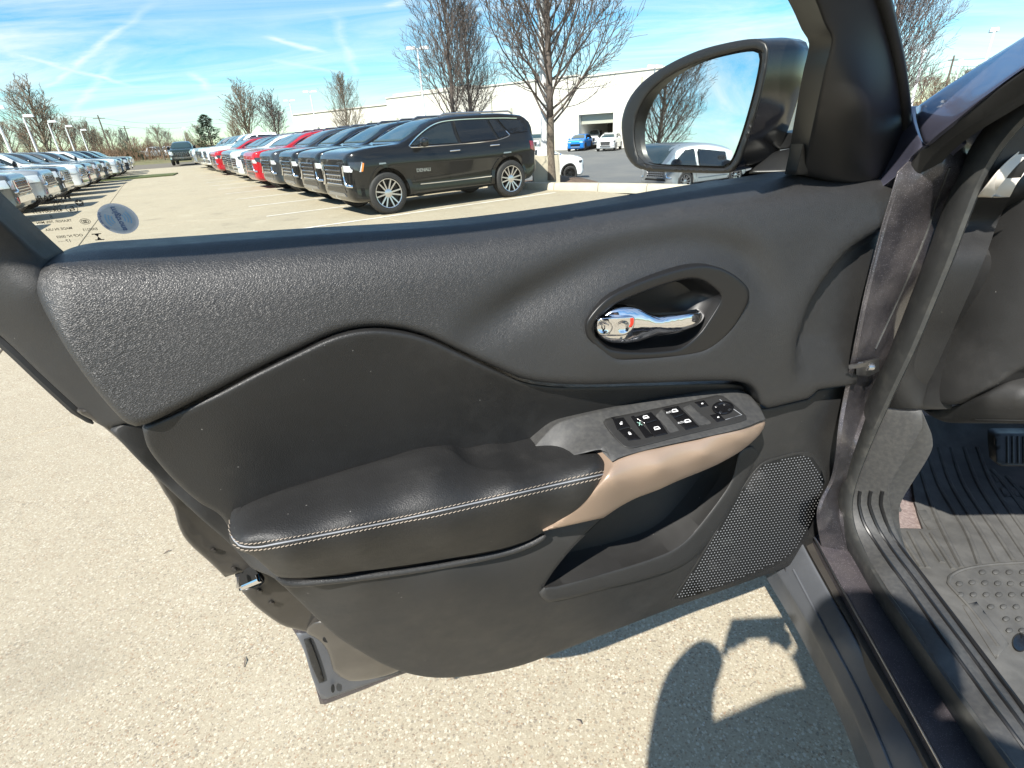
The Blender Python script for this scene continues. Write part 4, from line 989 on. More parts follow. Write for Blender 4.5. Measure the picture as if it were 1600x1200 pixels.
SUV = dict(squash=(.68, .82), x=(-2.32, 2.32), half=.95, wheel_r=.365, wheel_x=(1.37, -1.37), spokes=6, spoke_w=.028, rim='rim_silver', arch_mat='paint_black',
    W=([2.32, 2.26, 2.1, 1.8, 1.3, 0, -1.4, -1.9, -2.2, -2.32], [.70, .80, .885, .93, .95, .945, .95, .925, .86, .76]),
    zb=([2.32, 2.2, 1.9, 1.3, -1.3, -2.0, -2.32], [.34, .25, .22, .23, .25, .30, .44]),
    belt=([2.32, 2.24, 2.1, 1.6, .95, 0, -1.0, -1.9, -2.2, -2.32], [.95, 1.02, 1.06, 1.09, 1.10, 1.08, 1.09, 1.13, 1.12, 1.05]),
    top=([2.32, 2.24, 2.1, 1.6, 1.0, .9, .3, .05, -.5, -1.3, -1.8, -2.1, -2.24, -2.32], [.98, 1.06, 1.10, 1.15, 1.18, 1.22, 1.50, 1.565, 1.61, 1.615, 1.59, 1.56, 1.44, 1.12]),
    wt=([2.32, 2.2, 1.6, 1.0, .6, .05, -1.0, -2.0, -2.32], [.62, .70, .82, .80, .70, .62, .62, .58, .66]),
    ws=[(-.70, 1.215), (.70, 1.215), (.62, 1.39), (.54, 1.525), (-.54, 1.525), (-.62, 1.39)], rw=[(-.6, 1.20), (.6, 1.20), (.52, 1.50), (-.52, 1.50)],
    side_glass=[([(.78, 1.13), (.40, 1.335), (.06, 1.45), (-.18, 1.485), (-.20, 1.115)], 'car_glass'), ([(-.28, 1.115), (-.26, 1.49), (-.98, 1.49), (-1.10, 1.135)], 'privacy_glass'), ([(-1.17, 1.14), (-1.05, 1.487), (-1.20, 1.48), (-1.42, 1.20)], 'privacy_glass'), ([(-1.50, 1.22), (-1.28, 1.48), (-1.92, 1.455), (-2.10, 1.24)], 'privacy_glass')],
    trim=[(-1.86, 1.49), (-1.2, 1.512), (-.4, 1.515), (.06, 1.482), (.42, 1.36), (.82, 1.125), (.80, 1.095), (.4, 1.09), (-.4, 1.092), (-1.0, 1.105), (-1.22, 1.13), (-1.46, 1.19), (-1.40, 1.27)], seams=[[(.86, 1.08), (.80, .5), (.74, .33)], [(-.24, 1.48), (-.24, 1.1), (-.27, .33)], [(-1.14, 1.15), (-1.17, .95), (-.98, .62), (-.97, .40)]],
    handles=[(-.10, .99), (-1.02, 1.03)], strip=[(.72, .46), (0, .455), (-.88, .46)], rocker=None, mx=.62, mz=1.17, mir_mat='paint_black',
    side_bits=[([(1.52, .86), (1.34, .86), (1.35, .885), (1.52, .885)], 'satin_metal', 'side_marker'), ([(-1.2, .86), (-1.40, .86), (-1.39, .885), (-1.21, .885)], 'satin_metal', 'side_marker'), ([(-2.28, .84), (-2.05, .90), (-2.04, 1.06), (-2.27, 1.04)], 'lamp_red', 'tail_lamp'), ([(1.97, .77), (1.91, .90), (1.945, .91), (2.01, .77)], 'lamp_amber', 'side_lamp'), ([(2.05, .78), (1.96, .92), (2.25, .93), (2.27, .82)], 'lamp_dark', 'headlamp'), ([(2.02, .76), (1.95, .92), (1.98, .925), (2.06, .77)], 'lamp_white', 'running_lamp')],
    front_bits=[([(-.44, .55), (.44, .55), (.49, .86), (-.49, .86)], 'plastic_gloss', 'grille'), ([(.60, .775), (.83, .765), (.86, .865), (.60, .88)], 'lamp_white', 'headlamp_lens'), ([(-.60, .775), (-.83, .765), (-.86, .865), (-.60, .88)], 'lamp_white', 'headlamp_lens'), ([(-.52, .345), (.52, .345), (.44, .40), (-.44, .40)], 'satin_metal', 'skid_plate'), ([(-.56, .42), (.56, .42), (.50, .50), (-.50, .50)], 'plastic_gloss', 'lower_grille')],
    rear_bits=[([(-.26, .72), (.26, .72), (.26, .86), (-.26, .86)], 'plastic_gloss', 'number_plate')],
    grille_z=np.linspace(.55, .86, 5), grille_w=.44, grille_n=10, grille_mat='chrome', drl=[(.56, .86), (.56, .64), (.62, .55), (.80, .53)], drl_mat='chrome', rails=(.0, -1.80, .58, 1.63), sticker=[(-.36, 1.20), (-.36, 1.42), (-.80, 1.42), (-.85, 1.20)], extra=suv_extra)

TRUCK = dict(SUV, squash=(1, 1), x=(-2.95, 2.95), half=1.01, wheel_r=.42, wheel_x=(1.92, -1.78), spokes=6, spoke_w=.05,
    W=([2.95, 2.88, 2.6, 2.2, 0, -2.6, -2.9, -2.95], [.86, .95, 1.0, 1.01, 1.01, 1.0, .97, .95]), zb=([2.95, 2.8, 2.2, -2.2, -2.95], [.42, .36, .38, .42, .55]),
    belt=([2.95, 2.88, 2.5, 1.5, .9, -1.0, -1.15, -2.9, -2.95], [1.08, 1.18, 1.22, 1.25, 1.26, 1.28, 1.32, 1.34, 1.30]),
    top=([2.95, 2.88, 2.5, 1.6, 1.25, .62, .3, -.3, -.95, -1.12, -1.2, -2.9, -2.95], [1.12, 1.24, 1.30, 1.34, 1.40, 1.80, 1.88, 1.93, 1.88, 1.45, 1.345, 1.36, 1.32]),
    wt=([2.95, 2.5, 1.5, 1.2, .4, -.95, -1.2, -2.95], [.74, .86, .90, .84, .66, .68, .93, .92]),
    ws=[(-.80, 1.42), (.80, 1.42), (.68, 1.68), (.60, 1.83), (-.60, 1.83), (-.68, 1.68)], rw=[(-.62, 1.48), (.62, 1.48), (.58, 1.78), (-.58, 1.78)],
    side_glass=[([(1.05, 1.31), (.66, 1.60), (.42, 1.76), (.18, 1.79), (.16, 1.30)], 'car_glass'), ([(.06, 1.30), (.08, 1.79), (-.72, 1.77), (-.82, 1.32)], 'privacy_glass')], trim=None,
    seams=[[(1.14, 1.28), (1.08, .55), (1.0, .42)], [(.11, 1.75), (.11, 1.28), (.08, .42)], [(-.88, 1.5), (-.92, 1.2), (-.90, .6), (-.80, .42)], [(-1.16, 1.3), (-1.16, .45)]], handles=[(.24, 1.17), (-.72, 1.18)], strip=None, mx=.98, mz=1.42, mir_mat='plastic_gloss', mir=(.12, .24, .30),
    side_bits=[([(2.60, .90), (2.52, 1.12), (2.86, 1.13), (2.90, .92)], 'lamp_white', 'headlamp'), ([(-2.93, .95), (-2.82, .95), (-2.82, 1.25), (-2.93, 1.25)], 'lamp_red', 'tail_lamp')],
    front_bits=[([(-.62, .72), (.62, .72), (.66, 1.10), (-.66, 1.10)], 'plastic_gloss', 'grille'), ([(.69, .88), (.92, .88), (.93, 1.10), (.69, 1.12)], 'lamp_white', 'headlamp_lens'), ([(-.69, .88), (-.92, .88), (-.93, 1.10), (-.69, 1.12)], 'lamp_white', 'headlamp_lens'), ([(-.92, .52), (.92, .52), (.90, .68), (-.90, .68)], 'chrome', 'bumper')],
    rear_bits=[([(-.3, .9), (.3, .9), (.3, 1.1), (-.3, 1.1)], 'satin_metal', 'tailgate_badge')], grille_z=np.linspace(.76, 1.06, 5), grille_w=.60, grille_n=9, drl=[(.67, 1.10), (.67, .85), (.78, .80), (.90, .80)], rails=None, sticker=None)
CROSS = dict(SUV, rim='rim_dark', spokes=5, spoke_w=.05, arch_mat='cladding', wheel_r=.35, strip=None, trim_mat='plastic_gloss', rails=None, sticker=None, grille_mat='plastic_gloss', rocker=[(.95, .27), (-.95, .27), (-.95, .40), (.95, .40)],
    front_bits=[([(-.50, .50), (.50, .50), (.56, .70), (-.56, .70)], 'plastic_gloss', 'grille'), ([(.46, .82), (.84, .84), (.86, .90), (.46, .88)], 'lamp_white', 'headlamp_lens'), ([(-.46, .82), (-.84, .84), (-.86, .90), (-.46, .88)], 'lamp_white', 'headlamp_lens'), ([(-.50, .37), (.50, .37), (.46, .45), (-.46, .45)], 'satin_metal', 'skid_plate')], drl=None, grille_z=np.linspace(.53, .67, 3), grille_w=.48, grille_n=3, handle_mat='paint_white',
    side_bits=[([(-2.28, .84), (-2.05, .90), (-2.04, 1.02), (-2.27, 1.00)], 'lamp_red', 'tail_lamp'), ([(2.04, .80), (1.95, .92), (2.24, .93), (2.26, .84)], 'lamp_dark', 'headlamp')],
    top=([2.32, 2.24, 2.1, 1.6, 1.0, .9, .3, .05, -.5, -1.3, -1.8, -2.05, -2.2, -2.32], [.90, .99, 1.04, 1.11, 1.15, 1.20, 1.50, 1.57, 1.61, 1.58, 1.50, 1.43, 1.22, 1.04]),
    belt=([2.32, 2.24, 2.1, 1.6, .95, 0, -1.0, -1.9, -2.2, -2.32], [.86, .94, .99, 1.04, 1.06, 1.06, 1.09, 1.15, 1.12, 1.01]),
    ws=[(-.70, 1.195), (.70, 1.195), (.62, 1.40), (.54, 1.53), (-.54, 1.53), (-.62, 1.40)], rw=[(-.6, 1.16), (.6, 1.16), (.52, 1.40), (-.52, 1.40)],
    side_glass=[([(.80, 1.10), (.40, 1.33), (.06, 1.46), (-.18, 1.49), (-.20, 1.095)], 'car_glass'), ([(-.28, 1.095), (-.26, 1.49), (-.98, 1.47), (-1.10, 1.12)], 'privacy_glass'), ([(-1.17, 1.125), (-1.05, 1.46), (-1.22, 1.44), (-1.60, 1.20)], 'privacy_glass')], trim=[(.86, 1.075), (.42, 1.36), (.06, 1.49), (-.4, 1.515), (-1.2, 1.48), (-1.7, 1.24)])

FLEET = {}
def fleet(kind, color, x, y, z, az, label, cat, group=None):
    """one vehicle facing azimuth az (clockwise from +Y)"""
    if kind not in FLEET: FLEET[kind] = build_vehicle(*{'suv': (SUV, 'parked_suv'), 'truck': (TRUCK, 'pickup_truck'), 'cross': (CROSS, 'parked_crossover')}[kind]); r = FLEET[kind][0]
    else: r = copy_tree(FLEET[kind][0])
    r.location = (x, y, z); r.rotation_euler = (0, 0, R(90-az))
    pm = MATS['paint_'+color]
    for b in r.children:
        nm = b.name.split('.')[0]
        if nm in ('body', 'arch_trim', 'door_mirror', 'rocker_trim') and b.type == 'MESH':
            if b.material_slots[0].material.name.startswith('paint_'):
                sl = b.material_slots[0]; sl.link = 'OBJECT'; sl.material = pm
    tag(r, label, cat, group); return r
def fwd(az): return np.array([math.sin(R(az)), math.cos(R(az))])
ROW = np.array([math.sin(R(-31)), math.cos(R(-31))]); FRONT = -123.5
p0 = np.array([-1.41, 11.69])
G1 = 'vehicles parked in the row to the right of the lane'
spec = [('suv', 'black', 'glossy black SUV with chrome trim and silver multi-spoke wheels, nearest in the right row'), ('suv', 'black', 'black SUV with chrome grille directly behind the nearest black SUV'), ('suv', 'black', 'black SUV third from the near end of the right row'), ('suv', 'dark_grey', 'dark grey SUV just in front of the bright red one'),
        ('suv', 'red', 'bright red SUV with clear headlamp between a dark grey and a slate blue one'), ('suv', 'slate_blue', 'slate blue SUV just beyond the bright red one'), ('suv', 'white', 'white SUV beyond the slate blue one'), ('suv', 'navy', 'navy SUV between a white and a pewter one'), ('suv', 'pewter', 'pewter grey SUV beyond the navy one'), ('suv', 'red', 'smaller looking red SUV far along the right row'),
        ('suv', 'dark_grey', 'dark grey SUV just beyond the far red one'), ('truck', 'white', 'white pickup far along the right row'), ('truck', 'pearl', 'pearl pickup between two others near the far end of the right row'), ('truck', 'dark_grey', 'dark grey pickup third from the far end of the right row'), ('suv', 'white', 'white SUV second from the far end of the right row'), ('truck', 'silver', 'silver pickup at the far end of the right row')]
HERO = None
for i, (k, c, lab) in enumerate(spec):
    q = p0+ROW*(2.36*i)+fwd(FRONT)*((random.uniform(-.10, .10)+(.22 if c == 'red' else 0)) if i else 0)-fwd(FRONT)*(.7 if k == 'truck' else 0)
    r = fleet(k, c, q[0], q[1], 0, FRONT+(random.uniform(-1, 1) if i else 0), lab, 'pickup' if k == 'truck' else 'SUV', G1)
    if i == 0: HERO = r
# badge lettering and five more chrome details that only the nearest car shows
V, F = text_geo('DENALI', .085, .001); mb = MB(); body = FLEET['suv'][1]
inv = HERO.matrix_world.inverted()
pts = [(.62-v[0], .951, .70+v[1]) for v in V]; mb.add(pts, F); mb.add([(a, b-.012, c) for a, b, c in pts], F)
b = mb.build('badge', 'satin_metal', HERO, smooth=False, fix=False)
# left row: pickups facing the lane
G2 = 'pickups parked in the row to the left of the lane'
lr = np.array([math.sin(R(-28)), math.cos(R(-28))]); l0 = np.array([-11.0, 13.1]); LAZ = 62
cols = ['pewter', 'silver', 'dark_grey', 'white', 'dark_grey', 'pewter', 'dark_grey', 'white', 'slate_blue', 'navy', 'black', 'white']
labs = ['pewter pickup with big chrome grille at the left edge of the window', 'silver pickup second along the left row', 'dark grey pickup between a silver and a white one', 'white pickup between two dark grey ones in the left row', 'dark grey pickup just beyond the nearest white one', 'pewter pickup midway along the left row', 'dark grey pickup beside the grass strip', 'white pickup beside the grass strip', 'slate blue pickup beyond the grass strip', 'navy pickup near the far end of the left row', 'black pickup near the far end of the left row', 'white pickup last in the left row']
for i, (c, lab) in enumerate(zip(cols, labs)):
    q = l0+lr*(2.95*i)-fwd(LAZ)*(2.36+random.uniform(0, .25)); fleet('truck', c, q[0], q[1], 0, LAZ+random.uniform(-1, 1), lab, 'pickup', G2).scale = (.82, .86, .80)
for i, (c, lab) in enumerate((('dark_grey', 'dark grey pickup seen in the door mirror under the bare tree'), ('silver', 'silver pickup out of view beyond the left edge'), ('silver', 'silver truck whose windscreen shows at the right of the door mirror'), ('white', 'white pickup out of view to the left'))):
    q = l0-lr*(2.95*(i+1))-fwd(LAZ)*2.9; fleet('truck', c, q[0], q[1], 0, LAZ, lab, 'pickup', 'pickups parked level with the open door').scale = (.9, .92, .88)
G3 = 'vehicles on the lower asphalt lot'
LZ = -1.2
q = np.array([3.55, 27.9])-fwd(97)*1.37+fwd(7)*.9; fleet('cross', 'white', q[0], q[1], LZ, 97, 'white crossover with black wheels behind the tree trunk', 'crossover', G3)
fleet('cross', 'bright_blue', 8.9, 61.5, LZ, 203, 'bright blue crossover facing the lane of the asphalt lot', 'crossover', G3)
fleet('suv', 'white', 11.3, 57.6, LZ, 203, 'white SUV beside the bright blue crossover', 'SUV', G3)
fleet('truck', 'pearl', 13.9, 54.4, LZ, 203, 'white pickup partly hidden by the left edge of the mirror', 'pickup', G3)
fleet('truck', 'silver', 4.6, 64.5, LZ, 200, 'silver pickup behind the tree trunk, left of the blue crossover', 'pickup', G3)
fleet('truck', 'white', 11.2, 66.5, LZ, 200, 'tall white truck between the blue crossover and the dark doorway', 'truck', G3)
fleet('suv', 'white', 17.0, 65.0, LZ, 200, 'white SUV in front of the dark doorway', 'SUV', G3)
fleet('suv', 'dark_grey', 18.9, 61.5, LZ, 200, 'dark SUV between the doorway and the mirror', 'SUV', G3)
fl = fwd(-118); q = np.array([6.9, 20.74])-fl*1.37+np.array([-fl[1], fl[0]])*-.85; fleet('suv', 'silver', q[0], q[1], LZ, -118, 'silver SUV with spoked wheel showing below the door mirror', 'SUV', G3)
fleet('truck', 'dark_green', -29.0, 53.5, 0, 156, 'dark pickup driving up the lane far away', 'pickup')
for px_, d_, c_, a_, lb_ in ((243, 118, 'silver', 100, 'silver pickup parked far beyond the end of the lane'), (262, 126, 'white', 150, 'white pickup parked far off to the left of the dark one'), (274, 140, 'pewter', 120, 'grey pickup parked farthest beyond the lane')):
    q = dirpt(px_, d_, 0, 235); fleet('truck', c_, q[0], q[1], 0, a_, lb_, 'pickup', 'vehicles far beyond the lane')
JEEP = empty('parked_car', (0, 0, 0), label='dark granite car in the foreground with its driver door swung open', cat='car')

# ------------------------------------------------------------------ door: window frame and painted shell
shell_s = Surf([(0, 500, 'w', -.045), (172, 690, 'w', -.045), (270, 790, 'w', -.055), (352, 900, 'w', -.07), (374, 923, 'w', -.07), (451, 982, 'w', -.09), (520, 1040, 'w', -.10), (600, 1050, 'w', -.09),
                (300, 790, 'w', -.065), (400, 905, 'w', -.072), (560, 1020, 'w', -.09), (800, 800, 'w', -.13), (500, 780, 'w', -.12), (1200, 700, 'w', -.12), (800, 1000, 'w', -.11), (1200, 850, 'w', -.11)])
DOOR = patch('door', [(120, 640), (160, 666), (205, 706), (238, 741), (259, 774), (271, 793), (277, 816), (286, 837), (301, 855), (328, 879), (352, 902, 1), (371, 896, 1), (397, 893, 1), (410, 909, 1), (376, 922, 1), (400, 948), (439, 976), (465, 984), (508, 996), (540, 1012), (575, 1028),
              (640, 1030), (760, 1030), (1000, 960), (1180, 885), (1260, 845), (1290, 770), (1305, 700), (1320, 620), (1000, 610), (500, 650), (200, 640)], shell_s, 'paint_door_shell', JEEP, rnd=.006, back=.05, step=20)
DOOR['label'] = 'open driver door'
P_ = DOOR
skin_s = Surf([(451, 975, 'w', -.115), (500, 1100, 'w', -.125), (631, 1053, 'w', -.125), (760, 1030, 'w', -.12), (560, 1000, 'w', -.115), (1200, 860, 'w', -.11)])
patch('outer_panel', [(447, 970, 1), (458, 985), (469, 1004), (479, 1028), (487, 1052), (494, 1078), (500, 1100, 1), (508, 1101, 1), (565, 1079), (631, 1053), (760, 1015), (900, 975), (1100, 900), (1190, 850, 1), (1100, 800, 1), (600, 900, 1)], skin_s, 'paint_granite', P_, rnd=.003, back=.03, step=20)
patch('hem_flange', [(463, 990, 1), (476, 1020), (488, 1060), (502, 1092, 1), (512, 1092, 1), (560, 1075), (628, 1050, 1), (600, 1020), (540, 1000), (500, 988)], skin_s, 'rocker_plastic', P_, rnd=.004, back=.02, dt=-.006, step=12)
stamp_s = Surf([(470, 975, 'w', -.095), (520, 1040, 'w', -.095), (580, 1060, 'w', -.09), (620, 1040, 'w', -.08), (520, 980, 'w', -.07), (570, 1010, 'w', -.065)])
patch('inner_pressing', [(477, 986), (498, 1000), (510, 1014), (516, 1030), (521, 1048), (532, 1058), (546, 1064), (575, 1062), (619, 1050), (640, 1030), (560, 1000), (500, 970)], stamp_s, 'paint_door_shell', P_, rnd=.007, back=.02, step=10, dt=-.004)
patch('seal_strip', [(475, 1001, 1), (484, 998, 1), (496, 1030), (507, 1064, 1), (499, 1068, 1), (486, 1038)], skin_s, 'rubber', P_, rnd=.002, back=.01, dt=-.012, step=8)
mb = MB()
for cx, cy, rx, ry in ((511, 998, 7, 4.5), (520, 1075, 3, 6)):
    mb.poly([skin_s.pos([(cx+rx*math.cos(a), cy+ry*math.sin(a))], -.044 if ry < 5 else -.014)[0] for a in np.linspace(0, 2*math.pi, 14)[:-1]], -DN*.002)
mb.build('drain_hole', 'black_hole', P_)
for (cx, cy) in ((334, 860), (366, 889.5), (406, 924), (425, 943)):
    mb = MB()
    for rr, hh in ((4.6, .0005), (3.2, .0016)):
        mb.poly([shell_s.pos([(cx+rr*math.cos(a), cy+rr*.85*math.sin(a))], -hh-.001)[0] for a in np.linspace(0, 2*math.pi, 14)[:-1]], -DN*.002)
    mb.build('screw', 'paint_door_shell', P_)
# latch in the gap of the door edge
latch_s = Surf([(371, 897, 'w', -.06), (376, 921, 'w', -.06), (409, 909, 'w', -.04), (397, 891, 'w', -.045)])
patch('latch_pocket', [(366, 893, 1), (398, 889, 1), (413, 910, 1), (374, 924, 1)], latch_s, 'black_hole', P_, rnd=0, back=.01, dt=.02, smooth_out=False)
mb = MB(); mb.tube([latch_s.pos([p], d)[0] for p, d in (((371, 899), .0), ((373, 917), -.002), ((380, 917), -.003), ((405, 906), -.003), ((402, 899), .004))], .0032, 8)
mb.tube([latch_s.pos([p], d)[0] for p, d in (((377, 921), -.003), ((409, 908), -.003))], .0016, 6)
mb.build('latch', 'chrome', P_)

frame_s = Surf([(-260, 120, 'g', .02), (-260, 420, 'g', -.02), (0, 345, 'g', .012), (70, 405, 'g', .012), (0, 520, 'w', -.05), (100, 560, 'w', -.032), (172, 670, 'w', -.04), (205, 662, 'w', -.022), (52, 440, 'w', -.022)])
patch('window_frame', [(-300, 80, 1), (-120, 232), (0, 341), (50, 386), (73, 406, 1), (72, 430, 1), (120, 540, 1), (215, 650, 1), (215, 664, 1), (193, 662), (172, 672, 1), (141, 654), (70, 590), (0, 524), (-120, 428), (-300, 300, 1)], frame_s, 'plastic_trim', P_, rnd=.006, back=.045, step=22)
mb = MB()
pa = frame_s.pos(spl([(-300, 314), (-120, 437), (0, 530), (70, 595), (130, 650), (146, 662)], 10, False), .014)
mb.tube(list(pa), [.006]*(len(pa)-4)+[.005, .004, .003, .001], 8); mb.build('edge_seal', 'rubber', P_)
# ------------------------------------------------------------------ main trim of the door
lower_s = Surf([(172, 672, 'w', -.032), (220, 723, 'w', -.034), (310, 807, 'w', -.034), (394, 888, 'w', -.034), (460, 932, 'w', -.02), (520, 989, 'w', -.032), (610, 1043, 'w', -.045), (700, 1059, 'w', -.045), (820, 1038, 'w', -.04),
                (900, 1008, 'w', -.038), (1050, 950, 'w', -.034), (1218, 890, 'w', -.032), (1318, 735, 'w', -.03), (1325, 650, 'w', -.028), (1230, 650, 'w', -.012), (1265, 700, 'w', -.014),
                (440, 905, 'w', .020), (560, 898, 'w', .026), (700, 880, 'w', .028), (850, 850, 'w', .026), (940, 815, 'w', .020), (600, 960, 'w', .004), (760, 970, 'w', .008), (720, 1010, 'w', -.018), (900, 955, 'w', .0), (1000, 630, 'w', -.07),
                (420, 700, 'w', -.075), (600, 720, 'w', -.085), (800, 700, 'w', -.085), (1000, 680, 'w', -.075), (500, 800, 'w', -.06), (700, 800, 'w', -.05), (850, 920, 'w', .016), (960, 905, 'w', .012), (1080, 870, 'w', .004), (1130, 800, 'w', -.004), (1160, 720, 'w', -.010), (1200, 800, 'w', -.014), (270, 735, 'w', -.045)], 1e-4)
POCKET = [(848, 919), (852, 912), (865, 892), (897, 853), (943, 809), (969, 791), (1027, 760), (1092, 733), (1140, 700), (1157, 702), (1153, 722), (1144, 752), (1118, 791), (1080, 837), (1060, 854), (1040, 866), (988, 884), (930, 900), (870, 917)]
lower_out = [(172, 672, 1), (193, 661), (222, 655, 1), (500, 630, 1), (1000, 605, 1), (1180, 632), (1192, 638), (1262, 623), (1270, 617), (1276, 610), (1338, 599, 1), (1331, 640), (1325, 690), (1321, 712), (1318, 735), (1309, 770), (1300, 800), (1285, 831), (1265, 862), (1240, 880), (1218, 890), (1150, 915), (1050, 950), (900, 1008), (820, 1038), (760, 1052), (700, 1059), (655, 1056), (610, 1043), (565, 1019), (520, 989), (460, 932), (432, 906), (415, 897), (394, 888), (358, 849), (310, 807), (268, 768), (220, 723)]
patch('lower_trim', lower_out, lower_s, 'plastic_trim', P_, rnd=.005, back=.03, step=14, holes=[POCKET])
# the map pocket: a cavity behind the opening, and its rolled lip
pk = spl(POCKET, 8); ring0 = lower_s.pos(pk, .002); V, F = list(ring0), []; n = len(pk); c0 = ring0.mean(0); last = 0
for dep, sc in ((.02, 1.0), (.05, 1.0), (.062, .97)):
    b = len(V); V += [c0+(p-c0)*sc-DN*dep for p in ring0]
    F += [(last+i, last+(i+1) % n, b+(i+1) % n, b+i) for i in range(n)]; last = b
tri = delaunay_2d_cdt([Vector(p) for p in pk], [(i, (i+1) % n) for i in range(n)], [], 1, 1e-4)
mp_ = {o: i for i, l in enumerate(tri[3]) for o in l}; inv = {i: l[0] for i, l in enumerate(tri[3]) if l}
F += [tuple(last+inv[v] for v in f) for f in tri[2]]
fix_normals(link_mesh('map_pocket', V, F, 'plastic_trim', P_))
lip_s = Surf([(850, 930, 'w', .021), (960, 908, 'w', .018), (1050, 882, 'w', .011), (1100, 850, 'w', .005), (1140, 790, 'w', .0), (1175, 705, 'w', -.007), (1200, 700, 'w', -.009)])
patch('pocket_lip', [(842, 926), (850, 917), (870, 915), (930, 898), (988, 882), (1040, 864), (1062, 851), (1082, 833), (1118, 788), (1143, 749), (1156, 705), (1180, 696), (1184, 712), (1166, 752), (1140, 800), (1110, 846), (1085, 872), (1050, 891), (1000, 907), (940, 922), (890, 935), (855, 940)], lip_s, 'plastic_trim', P_, rnd=.008, back=.025, step=8)

mid_s = Surf([(222, 670, 'w', .004), (240, 715, 'w', -.006), (300, 780, 'w', -.014), (362, 815, 'w', -.016), (330, 625, 'w', .010), (470, 552, 'w', .012), (580, 520, 'w', .012), (680, 540, 'w', .010), (760, 580, 'w', .006), (870, 612, 'w', -.004), (1000, 612, 'w', -.014), (1130, 605, 'w', -.016),
              (350, 690, 'w', .002), (480, 620, 'w', .004), (590, 565, 'w', .004), (450, 720, 'w', -.010), (600, 650, 'w', -.010), (750, 650, 'w', -.016), (700, 720, 'w', -.024), (780, 712, 'w', -.026), (850, 690, 'w', -.028), (500, 800, 'w', -.02), (850, 655, 'w', -.026), (1000, 650, 'w', -.03), (1150, 640, 'w', -.03)])
patch('door_insert', [(222, 668, 1), (330, 619), (400, 583), (460, 554), (520, 527), (570, 516), (620, 518), (672, 531), (722, 554), (772, 577), (822, 597), (880, 604), (1000, 602), (1130, 599), (1168, 606), (1180, 640, 1), (1100, 720, 1), (700, 770, 1), (500, 812, 1), (366, 842, 1), (345, 806), (310, 784), (275, 753), (247, 722), (230, 697)], mid_s, 'leather_smooth', P_, rnd=.007, back=.05, step=12)

class UpperSurf(Surf):
    """the padded upper trim: one rolled section swept along the top edge of the door"""
    def __init__(s): pass
    def t(s, XY):
        XY = np.asarray(XY, float); x, y = XY[:, 0], XY[:, 1]
        yt = cr_interp(x, [-60, 60, 90, 130, 200, 300, 480, 700, 880, 1000, 1106, 1180, 1260, 1500], [440, 410, 399, 391, 386, 379, 366, 352, 330, 311, 293, 284, 276, 270])
        rd = cr_interp(x, [-60, 60, 130, 400, 1000, 1500], [6, 9, 20, 31, 26, 20])
        dy = y-yt; q = np.where(dy < rd, dy/rd, 1+(dy-rd)/100)
        w = cr_interp(q, [-1, 0, .5, 1.0, 1.22, 1.6, 2.2, 2.9, 3.6, 5], [-.070, -.056, -.043, -.024, -.011, -.001, .006, .012, .017, .022])
        sm = np.clip((x-1050)/370, 0, 1); lim = sm*sm*(3-2*sm)
        w = w*(1-.2*lim*np.clip(1.6-q, 0, 1))
        w = w-np.clip(w, 0, 1)*lim*.75
        w = w-.012*np.clip((115-x)/60, 0, 1.2)**2
        D = FW+RT*((x[:, None]-800)/FPX)-UP*((y[:, None]-600)/FPX)
        return (float(DN@(DQ-CAM))+w)/(D@DN)
upper_s = UpperSurf()
def poly_d(Q, path):
    """distance to a polyline and the side of it"""
    best = np.full(len(Q), 1e9); sd = np.zeros(len(Q))
    for a, b in zip(path[:-1], path[1:]):
        ab = b-a; u = np.clip(((Q-a)@ab)/(ab@ab), 0, 1); r = Q-a-u[:, None]*ab; d = np.linalg.norm(r, axis=1); k = d < best; best[k] = d[k]; sd[k] = np.sign(ab[0]*r[:, 1]-ab[1]*r[:, 0])[k]
    return best, sd
VAL = spl([(720, 525), (780, 496), (850, 458), (950, 408), (1030, 390), (1100, 384), (1170, 405), (1205, 450)], 10, False)
CRS = spl([(1440, 325), (1400, 346), (1360, 365), (1325, 390), (1290, 430), (1265, 470), (1248, 515), (1240, 560), (1238, 590)], 10, False)
def upper_fn(Q, V):
    d, _ = poly_d(Q, VAL); fade = np.clip((Q[:, 0]-700)/110, 0, 1)*np.clip((1230-Q[:, 0])/60, 0, 1)
    w = -.0125*np.exp(-(d/30)**2)*fade
    d, s = poly_d(Q, CRS); sg = d*s; t = np.clip((-sg+3)/20, 0, 1); t = t*t*(3-2*t)
    w += -.026*t*np.exp(-(np.maximum(-sg, 0)/120)**2)*np.clip((600-Q[:, 1])/70, 0, 1)+.004*np.exp(-((sg-14)/22)**2)*np.clip((600-Q[:, 1])/90, 0, 1)
    for cx, cy, rx, ry, a in ((940, 540, 60, 60, .006), (1040, 500, 190, 120, .006)):
        w += a*np.exp(-((Q[:, 0]-cx)/rx)**2-((Q[:, 1]-cy)/ry)**2)
    return V+DN*w[:, None]
upper_out = [(76, 404, 1), (96, 397), (130, 391), (200, 386), (300, 379), (480, 366), (700, 352), (880, 330), (1000, 311), (1106, 293), (1180, 282), (1252, 271, 1), (1300, 279), (1340, 281), (1390, 276), (1408, 271), (1417, 277), (1419, 300), (1415, 320), (1405, 335), (1398, 360), (1390, 400), (1375, 460), (1362, 520), (1350, 560), (1338, 600, 1), (1278, 609), (1270, 616), (1262, 622), (1230, 630), (1198, 637), (1187, 631), (1180, 612), (1168, 600), (1140, 594), (1000, 597), (880, 599), (820, 592), (770, 572), (720, 549), (670, 526), (620, 513), (570, 511), (520, 522), (460, 549), (400, 578), (330, 614), (236, 660), (212, 666), (200, 662), (185, 650), (150, 610), (110, 555), (80, 505), (62, 470), (51, 440), (56, 420), (66, 410)]
